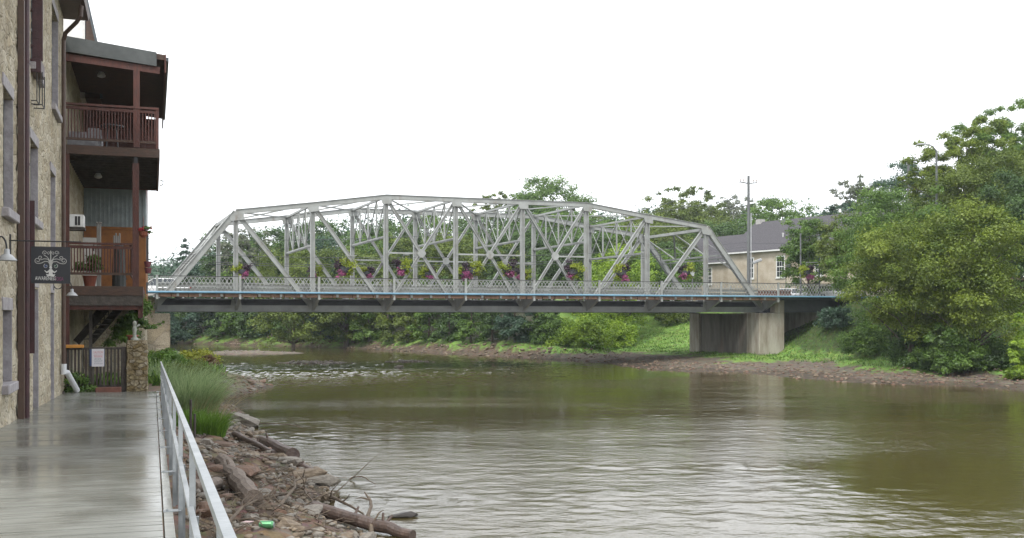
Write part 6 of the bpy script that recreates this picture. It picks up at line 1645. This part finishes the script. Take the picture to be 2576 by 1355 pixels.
TWIG = M('twig', (.15, .115, .08), (.08, .06, .045), scale=6, rough=.85)
def log(pa, pb, r, label, mat=LOGM, lift=0, taper=.8, knots=2, name='driftwood_log'):
    (xa, ya), (xb, yb) = on_ground(*pa), on_ground(*pb)
    a = V((xa, ya, max(ground_z(xa, ya), -.05) + r * .7)); b_ = V((xb, yb, max(ground_z(xb, yb), -.05) + r * .7 + lift))
    g = random.Random(int(pa[0])); pts = []; rad = []
    for k in range(9):
        u = k / 8; p = a.lerp(b_, u) + V((g.gauss(0, r * .12), g.gauss(0, r * .12), g.gauss(0, r * .08))); pts.append(p); rad.append(r * (1 - (1 - taper) * u) * g.uniform(.92, 1.08))
    mb = MB(); mb.tube(pts, rad, 12)
    for k in range(knots):
        u = g.uniform(.2, .8); p = a.lerp(b_, u); d = V((g.gauss(0, 1), g.gauss(0, 1), abs(g.gauss(0, 1)) + .5)).normalized(); mb.tube([p, p + d * r * g.uniform(1.4, 2.2)], [r * .3, r * .15], 6)
    return tag(mb.build(name, mat, None, origin=a), label, 'log')
log((563, 1178), (632, 1278), .16, 'long pale smooth log lying across the rubble near the guard rail', taper=1.1)
log((658, 1118), (738, 1158), .17, 'thick dark wet log with a sawn end at the water edge', LOGD, taper=1.05)
log((590, 1098), (690, 1150), .10, 'thin crooked brown log above the thick dark wet log', LOGD, taper=.6, knots=3)
log((484, 1240), (548, 1232), .12, 'short pale log stub beside the guard rail', taper=1.0, knots=0)
log((790, 1292), (1040, 1358), .14, 'long brown log half in the water at the bottom of the photo', LOGD, taper=.7, knots=4)
log((742, 1172), (810, 1212), .10, 'brown log behind the wedge shaped boulder', LOGD)
def branch(pa, pb, up, r, label, forks=4):
    (xa, ya), (xb, yb) = on_ground(*pa), on_ground(*pb); g = random.Random(int(pa[0] * 7 + pa[1]))
    a = V((xa, ya, max(0, ground_z(xa, ya)) + .03)); b_ = V((xb, yb, max(0, ground_z(xb, yb)) + up)); mb = MB(); pts = [a.lerp(b_, k / 6) + V((g.gauss(0, .04), g.gauss(0, .04), .12 * math.sin(k / 6 * 3.14))) for k in range(7)]
    mb.tube(pts, [r * (1 - .7 * k / 6) for k in range(7)], 6)
    for k in range(forks):
        p = pts[g.randrange(1, 6)]; d = (b_ - a).normalized() * .4 + V((g.gauss(0, .5), g.gauss(0, .5), abs(g.gauss(0, .4)))); mb.tube([p, p + d * .3, p + d * .55 + V((g.gauss(0, .08), 0, g.gauss(0, .06)))], [r * .45, r * .3, r * .1], 5)
    return tag(mb.build('driftwood_branch', TWIG, None, origin=a), label, 'branch')
branch((810, 1255), (930, 1318), .05, .045, 'forked branch reaching from the rubble into the water below the wedge shaped boulder', 5)
branch((940, 1356), (918, 1298), .45, .05, 'upright branch sticking out of the water beside the long brown log', 2)
branch((590, 1300), (800, 1255), .12, .04, 'long bowed branch lying across the mud near the bottom of the photo', 5)
branch((575, 1330), (690, 1262), .1, .03, 'thin branch crossing the mud left of the long bowed branch', 4)
branch((745, 1225), (790, 1295), .1, .035, 'short branch leaning at the water edge under the boulder tip', 4)
branch((630, 1072), (770, 1082), .03, .03, 'thin dark branch trailing in the water beside the rounded brown boulder', 4)
branch((700, 1305), (765, 1225), .25, .035, 'upright dead branch in the middle of the muddy twigs', 6)
branch((560, 955), (625, 965), .12, .05, 'dead branch at the water edge beyond the yellow bush', 6)
branch((880, 1210), (940, 1222), .03, .025, 'small stick floating in the water right of the rubble point', 1)
g = np.random.default_rng(91); mb = MB(); k = 0
while k < 330:
    px = g.uniform(470, 860); py = g.uniform(1090, 1350)
    if py < 1090 + (px - 560) * .55 or k > 250 and py < 1240: 
        if g.random() < .8: continue
    x, y = on_ground(px, py); z = ground_z(x, y)
    k += 1
    if z < .03 or x * DT.x + y * DT.y < .4: continue
    a = g.uniform(0, 6.28); L = g.uniform(.15, .6); p = V((x, y, z + .03)); d = V((math.cos(a) * L, math.sin(a) * L, g.uniform(-.02, .22) * L)); md = p + d * .5 + V((g.normal() * .05, g.normal() * .05, .05))
    mb.tube([p, md, p + d], [.011, .009, .005], 4)
tag(mb.build('twigs', TWIG, None, origin=(-6, 22, .5)), 'dead twigs scattered over the near left bank', 'twigs', None, 'stuff')
# litter
x, y = on_ground(670, 1340); z = ground_z(x, y); cc = V((x, y, z + .04)); CANG = M('can_green', (.10, .30, .14), (.08, .24, .11), scale=8, rough=.25, metal=.4)
can = thing('drink_can', cc, 'green drink can lying on the mud near the bottom of the photo', 'can')
mb = MB(); d = V((1, -.1, 0)).normalized(); mb.tube([cc - d * .1, cc - d * .09, cc + d * .09, cc + d * .115], [.05, .058, .058, .04], 16); mb.build('body', CANG, can, smooth=False)
mb = MB(); mb.tube([cc - d * .105, cc - d * .1], [.046, .05], 16); mb.tube([cc + d * .115, cc + d * .12], [.04, .038], 16); mb.build('rim', GALV, can)
x, y = on_ground(622, 1323); z = ground_z(x, y); mb = MB(); mb.prism([V((x + a, y + b_, z + .05 + .02 * a)) for a, b_ in ((-.09, -.05), (.05, -.06), (.1, .04), (-.04, .07))], V((0, 0, .012)))
tag(mb.build('paper_scrap', M('pink_paper', (.6, .45, .44), rough=.7), None, origin=(x, y, z)), 'pale pink scrap of litter on the mud above the green can', 'litter')
x, y = on_ground(512, 1296); z = ground_z(x, y); mb = MB(); mb.lathe((x, y, z), [(.12, 0), (.13, .05), (.1, .16), (.05, .2)], 12)
tag(mb.build('rock_lump', ROCKM[2], None, origin=(x, y, z)), 'dark brown lump lying behind the guard rail near the bottom', 'rock')

# ------------------------------------------------------------------ damp air
HZ = bpy.data.materials.new("haze_air"); HZ.use_nodes = True
t = HZ.node_tree
for n in list(t.nodes):
    if n.type == 'BSDF_PRINCIPLED': t.nodes.remove(n)
pv = nd(t, "ShaderNodeVolumePrincipled"); pv.inputs['Density'].default_value = .0003; pv.inputs['Color'].default_value = (.86, .93, .98, 1); pv.inputs['Anisotropy'].default_value = .3
t.links.new(pv.outputs[0], [n for n in t.nodes if n.type == 'OUTPUT_MATERIAL'][0].inputs['Volume'])
mb = MB(); mb.box(-1000, 1050, -120, 1600, -4, 60)
tag(mb.build('haze', HZ), 'thin damp haze in the air over the river', 'haze', None, 'stuff')
